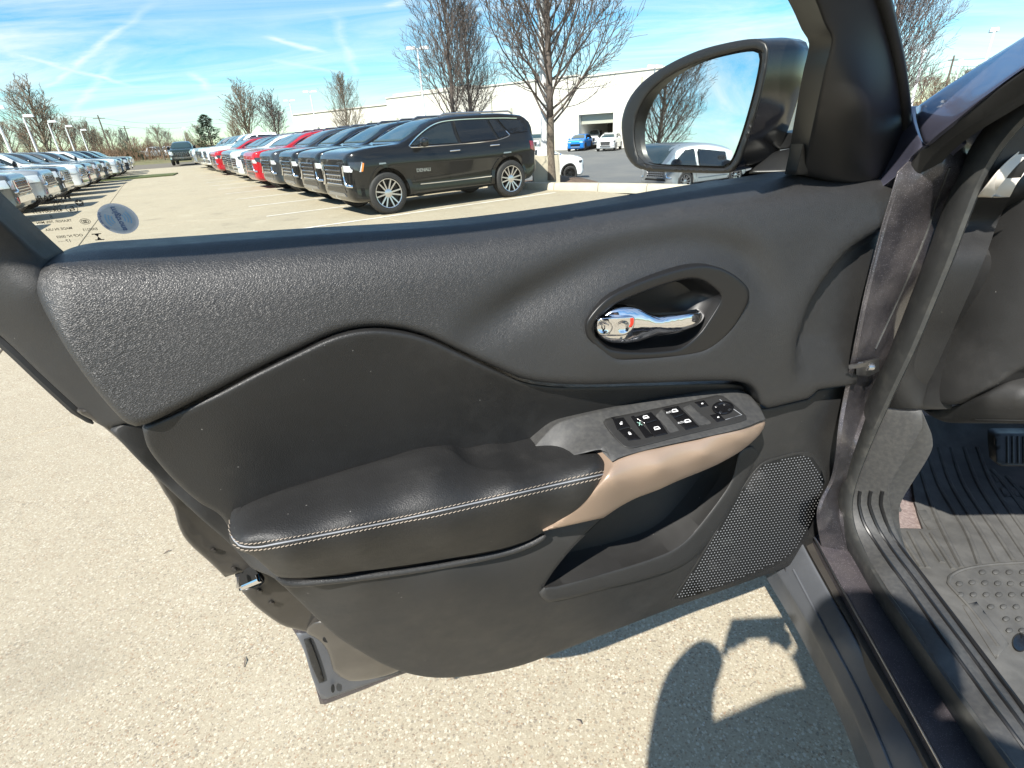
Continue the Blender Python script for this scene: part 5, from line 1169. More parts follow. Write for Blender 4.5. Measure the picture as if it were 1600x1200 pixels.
BEZEL_O = [(915, 513), (917, 501), (931, 482), (955, 461), (1002, 439), (1050, 423), (1086, 415), (1117, 416), (1145, 428), (1166, 446), (1171, 458), (1169, 473), (1145, 513), (1117, 541), (1093, 553), (1050, 559), (967, 564), (948, 559), (931, 544), (917, 527)]
HB = [(924, 514), (927, 503), (938, 488), (960, 468), (1004, 446), (1051, 430), (1086, 423), (1113, 424), (1138, 434), (1156, 450), (1160, 459), (1157, 471), (1136, 507), (1111, 533), (1090, 545), (1049, 551), (969, 556), (953, 552), (938, 539), (926, 525)]
patch('upper_trim', upper_out, upper_s, 'leather_grained', P_, rnd=.009, back=.05, step=9, holes=[HB], fn=upper_fn)
# ------------------------------------------------------------------ inner handle
bez_s = Surf([(x, y, 'w', .021 if x < 990 else .018) for x, y in BEZEL_O[::2]]+[(1040, 490, 'w', .019)], 1e-5)
BEZ_I = [(926, 514), (931, 501), (941, 492), (964, 474), (1026, 449), (1074, 436), (1098, 439), (1118, 453), (1126, 463), (1122, 476), (1104, 505), (1093, 520), (1074, 537), (1055, 546), (1002, 550), (955, 546), (936, 533), (928, 523)]
patch('handle_bezel', BEZEL_O, bez_s, 'plastic_dark', P_, rnd=.0045, back=.03, step=6, holes=[BEZ_I], bstep=6)
bi = spl(BEZ_I, 6); r0 = bez_s.pos(bi, .004); c0 = r0.mean(0); n = len(bi); V = list(r0); F = []; last = 0
for dep, sc in ((.008, .97), (.022, .93), (.034, .80), (.038, .5), (.039, .05)):
    b = len(V); V += [c0+(p-c0)*sc-DN*dep for p in r0]; F += [(last+i, last+(i+1) % n, b+(i+1) % n, b+i) for i in range(n)]; last = b
F.append(tuple(range(last, last+n)))
fix_normals(link_mesh('handle_recess', V, F, 'plastic_dark', P_))
hs_s = Surf([(930, 515, 'w', 0.016), (945, 490, 'w', 0.016), (975, 482, 'w', 0.024), (980, 510, 'w', 0.030), (960, 533, 'w', 0.020), (1010, 506, 'w', 0.032), (1030, 508, 'w', 0.032), (1060, 504, 'w', 0.032), (1085, 497, 'w', 0.028), (1099, 492, 'w', 0.018), (1030, 492, 'w', 0.024), (1030, 523, 'w', 0.022), (1000, 532, 'w', 0.020)])
HANDLE = patch('inner_handle', [(942, 491), (955, 482), (974, 478), (998, 480), (1012, 487), (1026, 491), (1062, 490), (1090, 486), (1098, 485), (1101, 492), (1097, 501), (1086, 510), (1062, 518), (1026, 525), (1002, 533), (979, 537), (952, 535), (936, 526), (930, 515), (933, 502)], hs_s, 'chrome', P_, rnd=.0065, back=.008, step=5, bstep=4)
kn = Surf([(930, 515, 'w', 0.020), (990, 510, 'w', 0.036), (960, 500, 'w', 0.032), (960, 528, 'w', 0.030)])
def dimple(Q, V):
    for cx, cy, rx, ry in ((944, 512, 11, 9), (974, 511, 10, 10)):
        r2 = ((Q[:, 0]-cx)/rx)**2+((Q[:, 1]-cy)/ry)**2; V = V-DN*(.0032*np.clip(1-r2**1.6, 0, 1))[:, None]
    return V
patch('lock_lever', [(934, 500), (950, 496), (975, 495), (990, 495), (992, 504), (988, 515), (978, 523), (960, 525), (938, 524), (932, 516)], kn, 'chrome', P_, rnd=.0025, back=.01, step=2.5, bstep=3, fn=dimple)
patch('lock_flag', [(986, 498), (990, 497), (990, 506), (986, 512), (984, 511), (986, 505)], kn, 'red_mark', P_, rnd=.0006, back=.002, step=3, bstep=3, dt=-.0022)

# ------------------------------------------------------------------ armrest
arm_s = Surf([(362, 808, 'w', -.006), (367, 798, 'w', -.014), (380, 789, 'w', -.015), (420, 773, 'w', -.010), (500, 747, 'w', -.012), (600, 717, 'w', -.014), (690, 696, 'w', -.016), (712, 708, 'w', .004), (745, 728, 'w', .030), (815, 727, 'w', .040), (915, 707, 'w', .040), (945, 712, 'w', .050),
              (375, 838, 'w', .070), (430, 830, 'w', .084), (550, 806, 'w', .086), (680, 780, 'w', .086), (800, 756, 'w', .086), (930, 727, 'w', .082), (500, 790, 'w', .055), (600, 765, 'w', .055), (680, 740, 'w', .052),
              (375, 858, 'w', .076), (430, 855, 'w', .093), (550, 832, 'w', .096), (680, 808, 'w', .096), (830, 772, 'w', .094), (940, 745, 'w', .086),
              (395, 878, 'w', .058), (445, 885, 'w', .078), (560, 868, 'w', .082), (700, 848, 'w', .082), (850, 800, 'w', .080), (440, 903, 'w', .040), (560, 893, 'w', .044), (700, 873, 'w', .046), (850, 830, 'w', .048), (358.5, 820, 'w', .012), (357, 832, 'w', .030)])
patch('armrest', [(361.5, 808), (367, 797), (380, 789), (420, 773), (500, 747), (600, 717), (675, 698), (697, 697), (712, 706), (725, 718), (745, 728), (770, 731), (815, 727), (870, 717), (915, 707), (937, 706), (950, 713), (954, 724), (951, 736), (935, 760), (905, 793), (875, 815), (850, 830, 1), (830, 842), (780, 858), (700, 873), (600, 888), (500, 900), (450, 903), (432, 900), (415, 886), (395, 869), (375, 861), (362, 851), (357, 832), (358.5, 820)], arm_s, 'leather_armrest', P_, rnd=.006, back=.10, step=8)
up_st = [(359, 812), (358, 828), (367, 844), (388, 850), (430, 844), (520, 828), (640, 805), (680, 796), (800, 769), (880, 750), (948, 735)]
lo_st = [(364, 850), (382, 860), (430, 856), (535, 835), (640, 814), (680, 807), (830, 772), (944, 746)]
mi_st = [(362, 838), (374, 852), (400, 855), (430, 850), (535, 830), (640, 809), (830, 766), (947, 740)]
mb = MB()
for path in (up_st, lo_st):
    q = spl(path, 1.0, False); acc = 0.0; cur = []
    for a, b in zip(q[:-1], q[1:]):
        acc += np.linalg.norm(b-a); cur.append(b)
        if acc > 6.6:
            d = cur[-1]-cur[0]; nrm = np.array([-d[1], d[0]])/(np.linalg.norm(d)+1e-9)
            p0, p1 = cur[0]+nrm*.7, cur[int(len(cur)*.8)]-nrm*.7
            mb.tube(list(arm_s.pos([p0, (p0+p1)/2, p1], np.array([-.0004, -.0011, -.0004]))), .00052, 5); acc = 0; cur = []
o = mb.build('stitching', 'thread', P_); o['kind'] = 'stuff'
mb = MB(); mb.tube(list(arm_s.pos(spl(mi_st, 8, False), -.0002)), .0009, 6); mb.build('seam_cord', 'thread_grey', P_)
pip_s = Surf([(430, 906, 'w', .026), (560, 899, 'w', .031), (700, 880, 'w', .033), (850, 836, 'w', .036), (640, 920, 'w', .030)])
mb = MB(); q = pip_s.pos(spl([(433, 903), (445, 909), (466, 911), (550, 903), (640, 891), (720, 878), (790, 863), (830, 849), (852, 836)], 8, False)); mb.tube(list(q), [.0025]+[.0052]*(len(q)-2)+[.003], 10)
mb.build('armrest_piping', 'leather_grained', P_)

# ------------------------------------------------------------------ switch pod and its switches
pod_s = Surf([(808, 728, 'w', .004), (835, 697, 'w', -.004), (881, 656, 'w', -.014), (995, 630, 'w', -.016), (1092, 612, 'w', -.016), (1157, 610, 'w', -.012), (1195, 653, 'w', .044), (1157, 666, 'w', .062), (1092, 681, 'w', .068), (1027, 695, 'w', .072), (956, 713, 'w', .074), (865, 718, 'w', .018), (915, 708, 'w', .050), (1100, 648, 'w', .026), (1000, 668, 'w', .028), (905, 685, 'w', .018), (1180, 632, 'w', .012)], 5e-5)
patch('switch_pod', [(808, 729, 1), (832, 700), (852, 677), (866, 663), (881, 656), (910, 648), (995, 630), (1092, 612), (1138, 607), (1157, 609), (1174, 620), (1188, 638), (1196, 655, 1), (1157, 670), (1092, 685), (1027, 699), (975, 713), (956, 721, 1), (950, 708), (938, 703), (914, 708), (865, 720)], pod_s, 'plastic_dusty', P_, rnd=.003, back=.06, step=9)
be_s = Surf([(954, 716, 'w', .073), (1027, 697, 'w', .071), (1092, 683, 'w', .067), (1157, 668, 'w', .061), (1194, 655, 'w', .043), (955, 745, 'w', .096), (1030, 728, 'w', .092), (1100, 708, 'w', .082), (1160, 684, 'w', .066), (900, 800, 'w', .076), (850, 829, 'w', .058), (943, 808, 'w', .074), (975, 786, 'w', .078), (1027, 764, 'w', .076), (1100, 734, 'w', .068), (1160, 702, 'w', .054), (1190, 668, 'w', .046)])
patch('grip_trim', [(955, 717), (975, 711), (1027, 698), (1092, 684), (1157, 669), (1186, 659), (1195, 656), (1196, 662), (1186, 680), (1160, 703), (1130, 721), (1100, 735), (1060, 751), (1027, 766), (995, 778), (970, 791), (943, 809, 1), (849, 830, 1), (880, 807), (920, 772), (944, 746), (953, 730)], be_s, 'beige_paint', P_, rnd=.006, back=.07, step=7)
SB = [(944, 661), (948, 656), (957, 653), (1032, 638), (1122, 618), (1130, 619), (1145, 630), (1166, 650), (1167, 655), (1154, 660), (1070, 680), (995, 699), (984, 700), (974, 697), (957, 680)]
patch('switch_bezel', SB, pod_s, 'plastic_trim', P_, rnd=.0022, back=.006, step=7, dt=-.0035, bstep=5)
def sw(x, y): return (920+x/5.333, 590+y/5.333)
class Frame2:
    """local axes on the pod so that print can lie on a switch"""
    def __init__(s, c, dx, dy, dt): s.c = c; s.dx = dx; s.dy = dy; s.dt = dt
    def pos(s, V): return pod_s.pos(np.array([(s.c[0]+v[0]*s.dx[0]+v[1]*s.dy[0], s.c[1]+v[0]*s.dx[1]+v[1]*s.dy[1]) for v in V]), s.dt)
AX, AY = np.array([1.0, -.21]), np.array([-.62, -1.0])
def glyph_car_window():
    """outline of a door window, as on a window switch"""
    o = [(-4, -2.2), (4, -2.2), (4.4, -1.2), (3.2, 2.0), (-2.4, 2.2), (-4, .6)]; i = [(q[0]*.72, q[1]*.55-.1) for q in o]; n = len(o)
    V = o+i+[(-3.4, -.5), (3.4, -.5), (3.4, -1.1), (-3.4, -1.1)]; F = [(k, (k+1) % n, n+(k+1) % n, n+k) for k in range(n)]+[(2*n, 2*n+1, 2*n+2, 2*n+3)]
    return V, F
def glyph_lock(openl):
    V = [(-2, -1.8), (2, -1.8), (2, 1), (-2, 1)]; F = [(0, 1, 2, 3)]; ox = 2.2 if openl else 0
    for k in range(6):
        a0, a1 = math.pi*k/6, math.pi*(k+1)/6; b = len(V)
        V += [(ox+1.8*math.cos(a0), 1+2*math.sin(a0)), (ox+1.8*math.cos(a1), 1+2*math.sin(a1)), (ox+1.1*math.cos(a1), 1+1.3*math.sin(a1)), (ox+1.1*math.cos(a0), 1+1.3*math.sin(a0))]; F.append((b, b+1, b+2, b+3))
    return V, F
def glyph_mirror():
    return [(-2, -1), (2, -1), (2, 1.2), (-1.2, 1.2)], [(0, 1, 2, 3)]
def switch(name, pts, glyphs=(), dt=-.0055, mt='plastic_gloss', rnd=.0016):
    mb = MB(); patch(name, [(*sw(*p), 1) for p in pts], pod_s, mt, P_, rnd=rnd, back=.005, step=5, dt=dt, bstep=4, mb=mb)
    ms = [mt]
    for (g, c, s, mg) in glyphs:
        V, F = g; f = Frame2(sw(*c), AX*s, AY*s, dt-.0006)
        if mg not in ms: ms.append(mg)
        Vp = f.pos([(v[0], v[1]) for v in V]); mb.add(Vp, F, ms.index(mg))
    return mb.build(name, ms, P_, fix=False)
tx = lambda s, sz: text_geo(s, sz, .02)
switch('lock_switch', [(200, 345), (290, 333), (345, 408), (240, 438)], [(glyph_lock(True), (268, 382), .9, 'white_print')])
switch('lock_switch', [(250, 442), (345, 416), (436, 513), (330, 525)], [(glyph_lock(False), (342, 466), .95, 'white_print')])
switch('lockout_switch', [(345, 322), (372, 312), (540, 488), (475, 507)], [(tx('X', 9), (425, 385), .9, 'green_print')], dt=-.0048)
gw = glyph_car_window()
switch('window_switch', [(378, 334), (522, 290), (582, 350), (472, 386)], [(gw, (474, 328), 1.05, 'white_print')], dt=-.0065, rnd=.0024)
switch('window_switch', [(476, 390), (587, 355), (660, 468), (545, 492)], [(gw, (566, 420), 1.1, 'white_print')], dt=-.0065, rnd=.0024)
switch('window_switch', [(622, 264), (747, 238), (812, 300), (712, 336)], [(gw, (716, 274), 1.05, 'white_print'), (tx('AUTO', 3.6), (672, 288), 1., 'white_print')], dt=-.0065, rnd=.0024)
switch('window_switch', [(714, 340), (817, 304), (920, 408), (810, 437)], [(gw, (822, 360), 1.1, 'white_print'), (tx('AUTO', 3.8), (770, 374), 1., 'white_print')], dt=-.0065, rnd=.0024)
switch('mirror_switch', [(880, 206), (962, 190), (1000, 234), (930, 250)], [(glyph_mirror(), (945, 216), .8, 'white_print')])
switch('mirror_switch', [(1012, 315), (1085, 300), (1140, 354), (1070, 371)], [(glyph_mirror(), (1078, 330), .8, 'white_print')])
for pts in ([(552, 312), (600, 265), (612, 270), (762, 448), (684, 470)], [(772, 242), (838, 218), (850, 230), (1030, 380), (932, 405)]):
    patch('finger_scoop', [(*sw(*p), 1) for p in pts], pod_s, 'plastic_dusty', P_, rnd=.001, back=.001, step=6, dt=-.0042)
mb = MB(); cx, cy = sw(1118, 250)
ring = []
for k, (rr, h) in enumerate(((17.5, -.003), (17, -.0075), (13.5, -.009), (9, -.0075), (.3, -.0072))):
    ring.append([pod_s.pos([(cx+rr*math.cos(a)*1.0+rr*.05*math.sin(a), cy+rr*.60*math.sin(a)-rr*.06*math.cos(a)+.0)], h)[0] for a in np.linspace(0, 2*math.pi, 33)[:-1]])
for k in range(4): mb.add(ring[k]+ring[k+1], [(i, (i+1) % 32, 32+(i+1) % 32, 32+i) for i in range(32)], 0)
for a in (0, 90, 180, 270):
    ux, uy = 11*math.cos(R(a+20)), 7*math.sin(R(a+20)); mb.poly([pod_s.pos([(cx+ux+2.4*math.cos(t), cy+uy+1.8*math.sin(t))], -.0098)[0] for t in (0, 1.57, 3.14, 4.71)], (0, 0, .001), 1)
mb.build('mirror_dial', ['plastic_gloss', 'satin_metal'], P_)
mb = MB(); mb.tube(list(pod_s.pos([sw(1090, 182), sw(1275, 310), sw(1140, 350)], -.0040)), .0005, 5); mb.build('bezel_line', 'thread_grey', P_)
# small bracket at the front end of the pod
patch('pod_end_cap', [(1168, 612, 1), (1184, 620, 1), (1190, 640, 1), (1178, 630, 1)], Flat('w', -.012), 'plastic_dusty', P_, rnd=.002, back=.02, step=6)

# ------------------------------------------------------------------ speaker grille
SPK = [(1049, 939), (1060, 922), (1087, 882), (1132, 807), (1168, 750), (1192, 723), (1220, 713), (1249, 706), (1264, 706), (1273, 711), (1282, 723), (1292, 741), (1291, 758), (1289, 770), (1270, 822), (1249, 855), (1225, 876), (1180, 897), (1120, 921), (1060, 940)]
patch('speaker_frame', SPK, lower_s, 'plastic_trim', P_, rnd=.002, back=.008, step=10, dt=-.0045, bstep=6)
ctr = np.array([1185, 830.]); inner = ctr+(spl(SPK, 8)-ctr)*.965
patch('speaker_back', [tuple(p)+(1,) for p in inner[::2]], lower_s, 'black_hole', P_, rnd=0, back=.002, step=30, dt=-.0052)
mb = MB(); ins = ctr+(spl(SPK, 8)-ctr)*.945
row = 0; yy = 695.
while yy < 945:
    xx = 1035.+(2.4 if row % 2 else 0); q = []
    while xx < 1300: q.append((xx, yy-(xx-1170)*.16)); xx += 4.8
    q = np.array(q); q = q[inside(q, ins)]
    if len(q):
        c = lower_s.pos(q, -.0062); dx, dz = DU*.0021, EZ*.0016; nn = DN*.0012
        for p in c: mb.add([p-dx, p-dz, p+dx, p+dz, p+nn], [(0, 1, 4), (1, 2, 4), (2, 3, 4), (3, 0, 4)])
    yy += 4.0; row += 1
o = mb.build('speaker_mesh', 'grille_metal', P_, smooth=False); o['kind'] = 'stuff'

# ------------------------------------------------------------------ sail panel, front frame, header, glass
sail_s = Surf([(1272, -60, 'g', .05), (1390, -60, 'g', .02), (1290, 55, 'g', .035), (1400, 55, 'g', .0), (1255, 270, 'g', .012), (1310, 272, 'g', .03), (1300, 160, 'g', .04), (1345, 160, 'g', .045), (1412, 180, 'g', -.012), (1380, 190, 'g', .02), (1412, 272, 'g', -.012), (1370, 272, 'g', .02)], 4e-4)
patch('sail_panel', [(1190, -150, 1), (1235, -75), (1272, 0), (1287, 38), (1298, 62), (1287, 110), (1272, 180), (1253, 273, 1), (1300, 284, 1), (1345, 286), (1395, 280), (1417, 272, 1), (1421, 230), (1422, 175), (1417, 130), (1405, 68), (1389, 0), (1370, -60), (1340, -150, 1)], sail_s, 'plastic_dark', P_, rnd=.006, back=.03, step=12)
mb = MB(); mb.tube(list(sail_s.pos(spl([(1360, -60), (1381, 0), (1398, 68), (1408, 120), (1415, 180), (1414, 262)], 10, False), -.003)), .0075, 10); mb.build('frame_seal', 'rubber', P_)
patch('glass_run', [(1293, 62, 1), (1299, 66, 1), (1262, 273, 1), (1243, 273, 1)], Flat('g', .016), 'rubber', P_, rnd=.002, back=.02, step=12)
# header of the window frame, above the picture
mb = MB()
for a0, a1, z0 in ((-.80, -.1, 1.59), (-.1, .3, 1.60), (.3, .66, 1.575)):
    hw = .060
    def hp(u, w, z): return DQ*np.array([1, 1, 0])+DU*u+DN*w+EZ*z
    wl = -.055+.42*(z0-1.21)
    mb.add([hp(u, w, z) for u in (a0, a1) for (w, z) in ((wl-.02, z0-.03), (wl+hw, z0-.035), (wl+hw, z0+.03), (wl-.02, z0+.035))], [(0, 1, 2, 3), (7, 6, 5, 4), (0, 4, 5, 1), (1, 5, 6, 2), (2, 6, 7, 3), (3, 7, 4, 0)])
mb.build('window_header', 'plastic_trim', P_)
GL = MB()
gp = [at(x, y, 'g', 0) for x, y in ((-290, 90), (-120, 238), (0, 346), (82, 420), (600, 380), (1100, 310), (1262, 290), (1294, 60), (1230, -70))]
top1, top0 = hp(.50, -.055+.42*.36, 1.57), hp(-.44, -.055+.42*.36, 1.57)
GL.add(gp+[top1, top0], [tuple(range(len(gp)+2))[::-1]]); gl = GL.build('window_glass', 'door_glass', P_, smooth=False, fix=False)
# print on the glass (read from outside, so mirrored from here)
def on_glass(V, px, py, s, rot=0.0, off=.0015, mirror=True):
    o = at(px, py, 'g', off); ux = np.cross(EZ, GN); ux /= np.linalg.norm(ux); uy = np.cross(GN, ux); sx = -1 if mirror else 1
    c, d = math.cos(rot), math.sin(rot)
    return [o+ux*(s*sx*(v[0]*c-v[1]*d))+uy*(s*(v[0]*d+v[1]*c)) for v in V]
mb = MB()
for s, x, y, sz in (('MOPAR', 84, 309, .0135), ('LAMINATED', 76, 317, .0075), ('AS-2', 90, 321, .006), ('43R-001239', 74, 330, .0085), ('S', 80, 339, .008), ('TRANSP. 70% MIN', 85, 346.5, .0062), ('MADE IN USA', 92, 358, .0062), ('E000215', 141, 358.5, .0062), ('OCP N\u00ba 0003', 109, 369, .0066), ('17\u00b7\u00b7\u00b7\u00b7\u00b7\u00b7', 101, 377, .0075)):
    V, F = text_geo(s, 1.0, .012); mb.add(on_glass(V, x, y, sz*.55, .02), F)
def ring_geo(rx, ry, w, n=28):
    V = []; 
    for k in range(n):
        a = 2*math.pi*k/n; V += [(rx*math.cos(a), ry*math.sin(a)), ((rx-w)*math.cos(a), (ry-w)*math.sin(a))]
    return V, [(2*k, 2*((k+1) % n), 2*((k+1) % n)+1, 2*k+1) for k in range(n)]
V, F = ring_geo(1, .95, .1); mb.add(on_glass(V, 112, 326, .0046), F)
V, F = text_geo('E\u2081', 1.3, .03); mb.add(on_glass(V, 112, 326, .0044), F)
V, F = ring_geo(1, .72, .1); mb.add(on_glass(V, 133, 346, .0042), F)
for k in range(3):
    V, F = ring_geo(.36, .42, .12, 18); mb.add(on_glass([(v[0]+(k-1)*.34, v[1]) for v in V], 133, 346, .0042), F)
pen = [(math.sin(2*math.pi*k/5), math.cos(2*math.pi*k/5)) for k in range(5)]; star = []
for k in range(5):
    a = 2*math.pi*k/5; star.append((.92*math.sin(a), .92*math.cos(a))); star.append((.2*math.sin(a+math.pi/5), .2*math.cos(a+math.pi/5)))
Vp = []; Fp = []
for k in range(5):          # the wedges between the arms of a star
    a, b, c = star[2*k], star[2*k+1], star[(2*k+2) % 10]; bsz = len(Vp); Vp += [a, pen[k], pen[(k+1) % 5], c, b]; Fp.append((bsz, bsz+3, bsz+4))
mb.add(on_glass(Vp, 124, 317, .0040), Fp)
for x, y, f in ((150.5, 365.5, -1), (156, 374.5, 1)):
    mb.add(on_glass([(-1, -.12), (1, -.12), (1, .12), (-1, .12)], x, y, .0038, .03), [(0, 1, 2, 3)]); mb.add(on_glass([(-.5, f*.1), (.5, f*.1), (0, f*.95)], x, y+f*.3, .0038), [(0, 1, 2)])
mb.build('glass_marking', 'black_print', P_, smooth=False, fix=False)
sx_, sy_ = 185, 342
mb = MB()
disc = lambda r, n=40: ([(r*math.cos(2*math.pi*k/n), r*math.sin(2*math.pi*k/n)) for k in range(n)], [tuple(range(n))])
RS = .0160
V, F = disc(1); mb.add(on_glass(V, sx_, sy_, RS, 0, .002), F, 0)
V, F = disc(.86); mb.add(on_glass(V, sx_, sy_, RS, 0, .0026), F, 1)
V, F = text_geo('migtrons', .44, .015); mb.add(on_glass([(v[1], -v[0]) for v in V], sx_, sy_, RS, -.05, .0032), F, 3)
for sgn in (-1, 1):
    for r_ in (.42, .57, .72):
        V = []; 
        for k in range(9):
            a = R(-34+68*k/8); V += [(sgn*(r_*math.cos(a)-.06), r_*math.sin(a)), (sgn*((r_-.075)*math.cos(a)-.06), (r_-.075)*math.sin(a))]
        mb.add(on_glass(V, sx_, sy_, RS, -.05, .0031), [(2*k, 2*k+2, 2*k+3, 2*k+1) for k in range(8)], 2)
for k, ch in enumerate('migtrons.com'):
    a = R(32-64*k/11); V, F = text_geo(ch, .2, .01); cc, ss = math.cos(a-math.pi/2), math.sin(a-math.pi/2)
    mb.add(on_glass([(.93*math.cos(a)+v[0]*cc-v[1]*ss-.02, .93*math.sin(a)+v[0]*ss+v[1]*cc) for v in V], sx_, sy_, RS, -.05, .0032), F, 3)
mb.build('window_sticker', ['sticker_blue', 'sticker_pale', 'sticker_wave', 'sticker_ink'], P_, smooth=False, fix=False)

# ------------------------------------------------------------------ door mirror
def mir_plane(px, py, n, q): 
    d = ray(px, py); return CAM+d*float(n@(q-CAM))/float(n@d)
MC = at(1095, 175, 't', .98)                                   # centre of the mirror head
MAZ, MEL = 241.5, 3.1                                           # the way the glass faces
MN = np.array([math.sin(R(MAZ))*math.cos(R(MEL)), math.cos(R(MAZ))*math.cos(R(MEL)), math.sin(R(MEL))])
class PlaneSurf(Surf):
    def __init__(s, n, q): s.n = n; s.q = q
    def t(s, XY):
        XY = np.asarray(XY, float); D = FW+RT*((XY[:, :1]-800)/FPX)-UP*((XY[:, 1:]-600)/FPX)
        return float(s.n@(s.q-CAM))/(D@s.n)
m_o = [(971, 200), (973, 180), (980, 160), (992, 141), (1010, 123), (1035, 106), (1065, 90), (1100, 76), (1140, 66), (1170, 61), (1188, 61), (1198, 66), (1202, 76), (1200, 100), (1192, 140), (1178, 190), (1164, 235), (1155, 258), (1146, 268), (1130, 271), (1080, 270), (1030, 268), (1000, 264), (985, 253), (976, 235)]
m_i = [(992, 205), (994, 188), (1001, 168), (1013, 148), (1030, 131), (1055, 114), (1085, 100), (1120, 88), (1160, 79), (1180, 77), (1188, 80), (1190, 90), (1186, 115), (1178, 150), (1164, 200), (1150, 240), (1141, 257), (1131, 262), (1085, 261), (1030, 259), (1008, 255), (998, 243), (993, 225)]
MFN = np.array([-.85, -.53, .05]); MFN /= np.linalg.norm(MFN)     # facing of the housing rim
rim_s = PlaneSurf(MFN, MC)
MH = patch('mirror_housing', m_o, rim_s, 'plastic_dark', P_, rnd=.007, back=0, step=6, holes=[m_i], bdir=-MFN, hole_skirt=True)
ro, ri = spl(m_o, 8), spl(m_i, 8)
# shell behind the rim
V, F = [], []; r0 = rim_s.pos(ro, .006); n = len(ro); c0 = r0.mean(0)
BK = np.array([.86, .50, .05]); BK /= np.linalg.norm(BK)
for dep, sc, sh in ((0, 1, 0), (.03, 1.0, 0), (.07, 1.0, .0), (.115, .97, .0), (.145, .84, .0), (.165, .55, .0), (.172, .1, .0)):
    V += [c0+(p-c0)*sc+BK*dep+RT*sh for p in r0]
for k in range(6): F += [(k*n+i, k*n+(i+1) % n, (k+1)*n+(i+1) % n, (k+1)*n+i) for i in range(n)]
F.append(tuple(range(6*n, 7*n)))
mo = fix_normals(link_mesh('mirror_shell', V, F, 'plastic_gloss', P_)); 
# recess and glass
V, F = [], []; r0 = rim_s.pos(ri, .004); n = len(ri); c0 = r0.mean(0)
for dep, sc in ((0, 1), (.024, .985)): V += [c0+(p-c0)*sc-MFN*dep for p in r0]
F = [(i, (i+1) % n, n+(i+1) % n, n+i) for i in range(n)]+[tuple(range(n, 2*n))]
fix_normals(link_mesh('mirror_recess', V, F, 'plastic_dark', P_))
g_c = mir_plane(1095, 180, MFN, MC-MFN*.008); gi = np.array([1094, 178.])+(spl(m_i, 8)-np.array([1094, 178.]))*.965
gpos = PlaneSurf(MN, g_c).pos(gi)
mb = MB(); mb.poly(list(gpos), MN*.002); mgl = mb.build('mirror_glass', 'mirror_glass', P_, smooth=False)
hp_ = PlaneSurf(MN, g_c+MN*.0008); mb = MB()
def mg(V, px, py, s): return hp_.pos(np.array([(px+v[0]*s, py-v[1]*s) for v in V]))
V, F = ring_geo(1, .62, .16, 20); mb.add(mg(V, 1127, 246, 6.2), F)
for k in (-1, 0, 1): mb.add(mg([(k*.45-.09, -.35), (k*.45+.09, -.35), (k*.45+.09, .3), (k*.45-.09, .3)], 1127, 246, 6.2), [(0, 1, 2, 3)])
mb.build('heater_mark', 'black_print', P_, smooth=False, fix=False)
arm = Surf([(1150, 265, 't', 1.0), (1200, 215, 't', 1.02), (1255, 210, 't', .95), (1240, 270, 't', .95), (1190, 240, 't', 1.0)])
patch('mirror_arm', [(1170, 222, 1), (1215, 207, 1), (1258, 207, 1), (1256, 229, 1), (1200, 237), (1172, 243, 1)], arm, 'plastic_dark', P_, rnd=.006, back=.06, step=8, bdir=BK)
patch('mirror_base', [(1188, 246), (1215, 236), (1256, 230, 1), (1250, 270, 1), (1170, 271, 1), (1178, 256)], arm, 'plastic_dark', P_, rnd=.006, back=.05, step=8, bdir=BK, dt=-.01)

# ------------------------------------------------------------------ body of the car round the door opening
BD = CR
jamb_s = Surf([(1440, 245, 'c', .055), (1600, 128, 'c', .095), (1700, 70, 'c', .11), (1425, 300, 'c', .05), (1400, 400, 'c', .055), (1360, 560, 'c', .06), (1330, 700, 'c', .062), (1300, 800, 'c', .075),
               (1600, 160, 'c', .150), (1520, 230, 'c', .14), (1465, 340, 'c', .135), (1420, 480, 'c', .135), (1360, 620, 'c', .135), (1316, 780, 'c', .135), (1420, 420, 'c', .088), (1385, 520, 'c', .088), (1480, 260, 'c', .085), (1280, 860, 'z', .415), (1330, 868, 'z', .42)], 1e-5)
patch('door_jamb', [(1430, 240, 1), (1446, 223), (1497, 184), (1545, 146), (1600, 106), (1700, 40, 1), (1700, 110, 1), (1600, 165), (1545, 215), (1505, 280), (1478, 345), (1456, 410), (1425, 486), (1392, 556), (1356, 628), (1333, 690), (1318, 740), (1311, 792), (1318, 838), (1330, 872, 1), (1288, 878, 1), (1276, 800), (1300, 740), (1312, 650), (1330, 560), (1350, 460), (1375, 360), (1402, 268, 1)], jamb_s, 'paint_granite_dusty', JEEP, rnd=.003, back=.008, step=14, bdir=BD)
flange_s = Surf([(1440, 225, 'c', .036), (1497, 188, 'c', .042), (1545, 150, 'c', .048), (1720, 32, 'c', .066), (1425, 270, 'c', .046), (1471, 232, 'c', .056), (1555, 175, 'c', .066), (1720, 72, 'c', .085)], 2e-5)
patch('pillar_flange', [(1440, 225, 1), (1447, 230), (1497, 189), (1545, 150), (1600, 110), (1720, 32, 1), (1720, 72, 1), (1600, 147), (1555, 175), (1505, 206), (1471, 232), (1449, 256), (1434, 280, 1), (1416, 268, 1)], flange_s, 'rubber', JEEP, rnd=.003, back=.02, step=12, bdir=BD)
patch('seal_recess', [(1700, 92, 1), (1600, 152), (1560, 184), (1530, 216), (1506, 256), (1489, 296), (1466, 352, 1), (1478, 352, 1), (1500, 300), (1520, 262), (1548, 224), (1600, 172), (1700, 112, 1)], jamb_s, 'rubber', JEEP, rnd=.002, back=.004, step=12, bdir=BD, dt=-.004)
mb = MB(); mb.tube(list(jamb_s.pos(spl([(1484, 262), (1466, 310), (1440, 385), (1405, 465), (1368, 545)], 10, False), -.0005)), .0016, 6); mb.build('body_seam', 'rubber_seal', JEEP)
sill_s = Flat('z', .43)
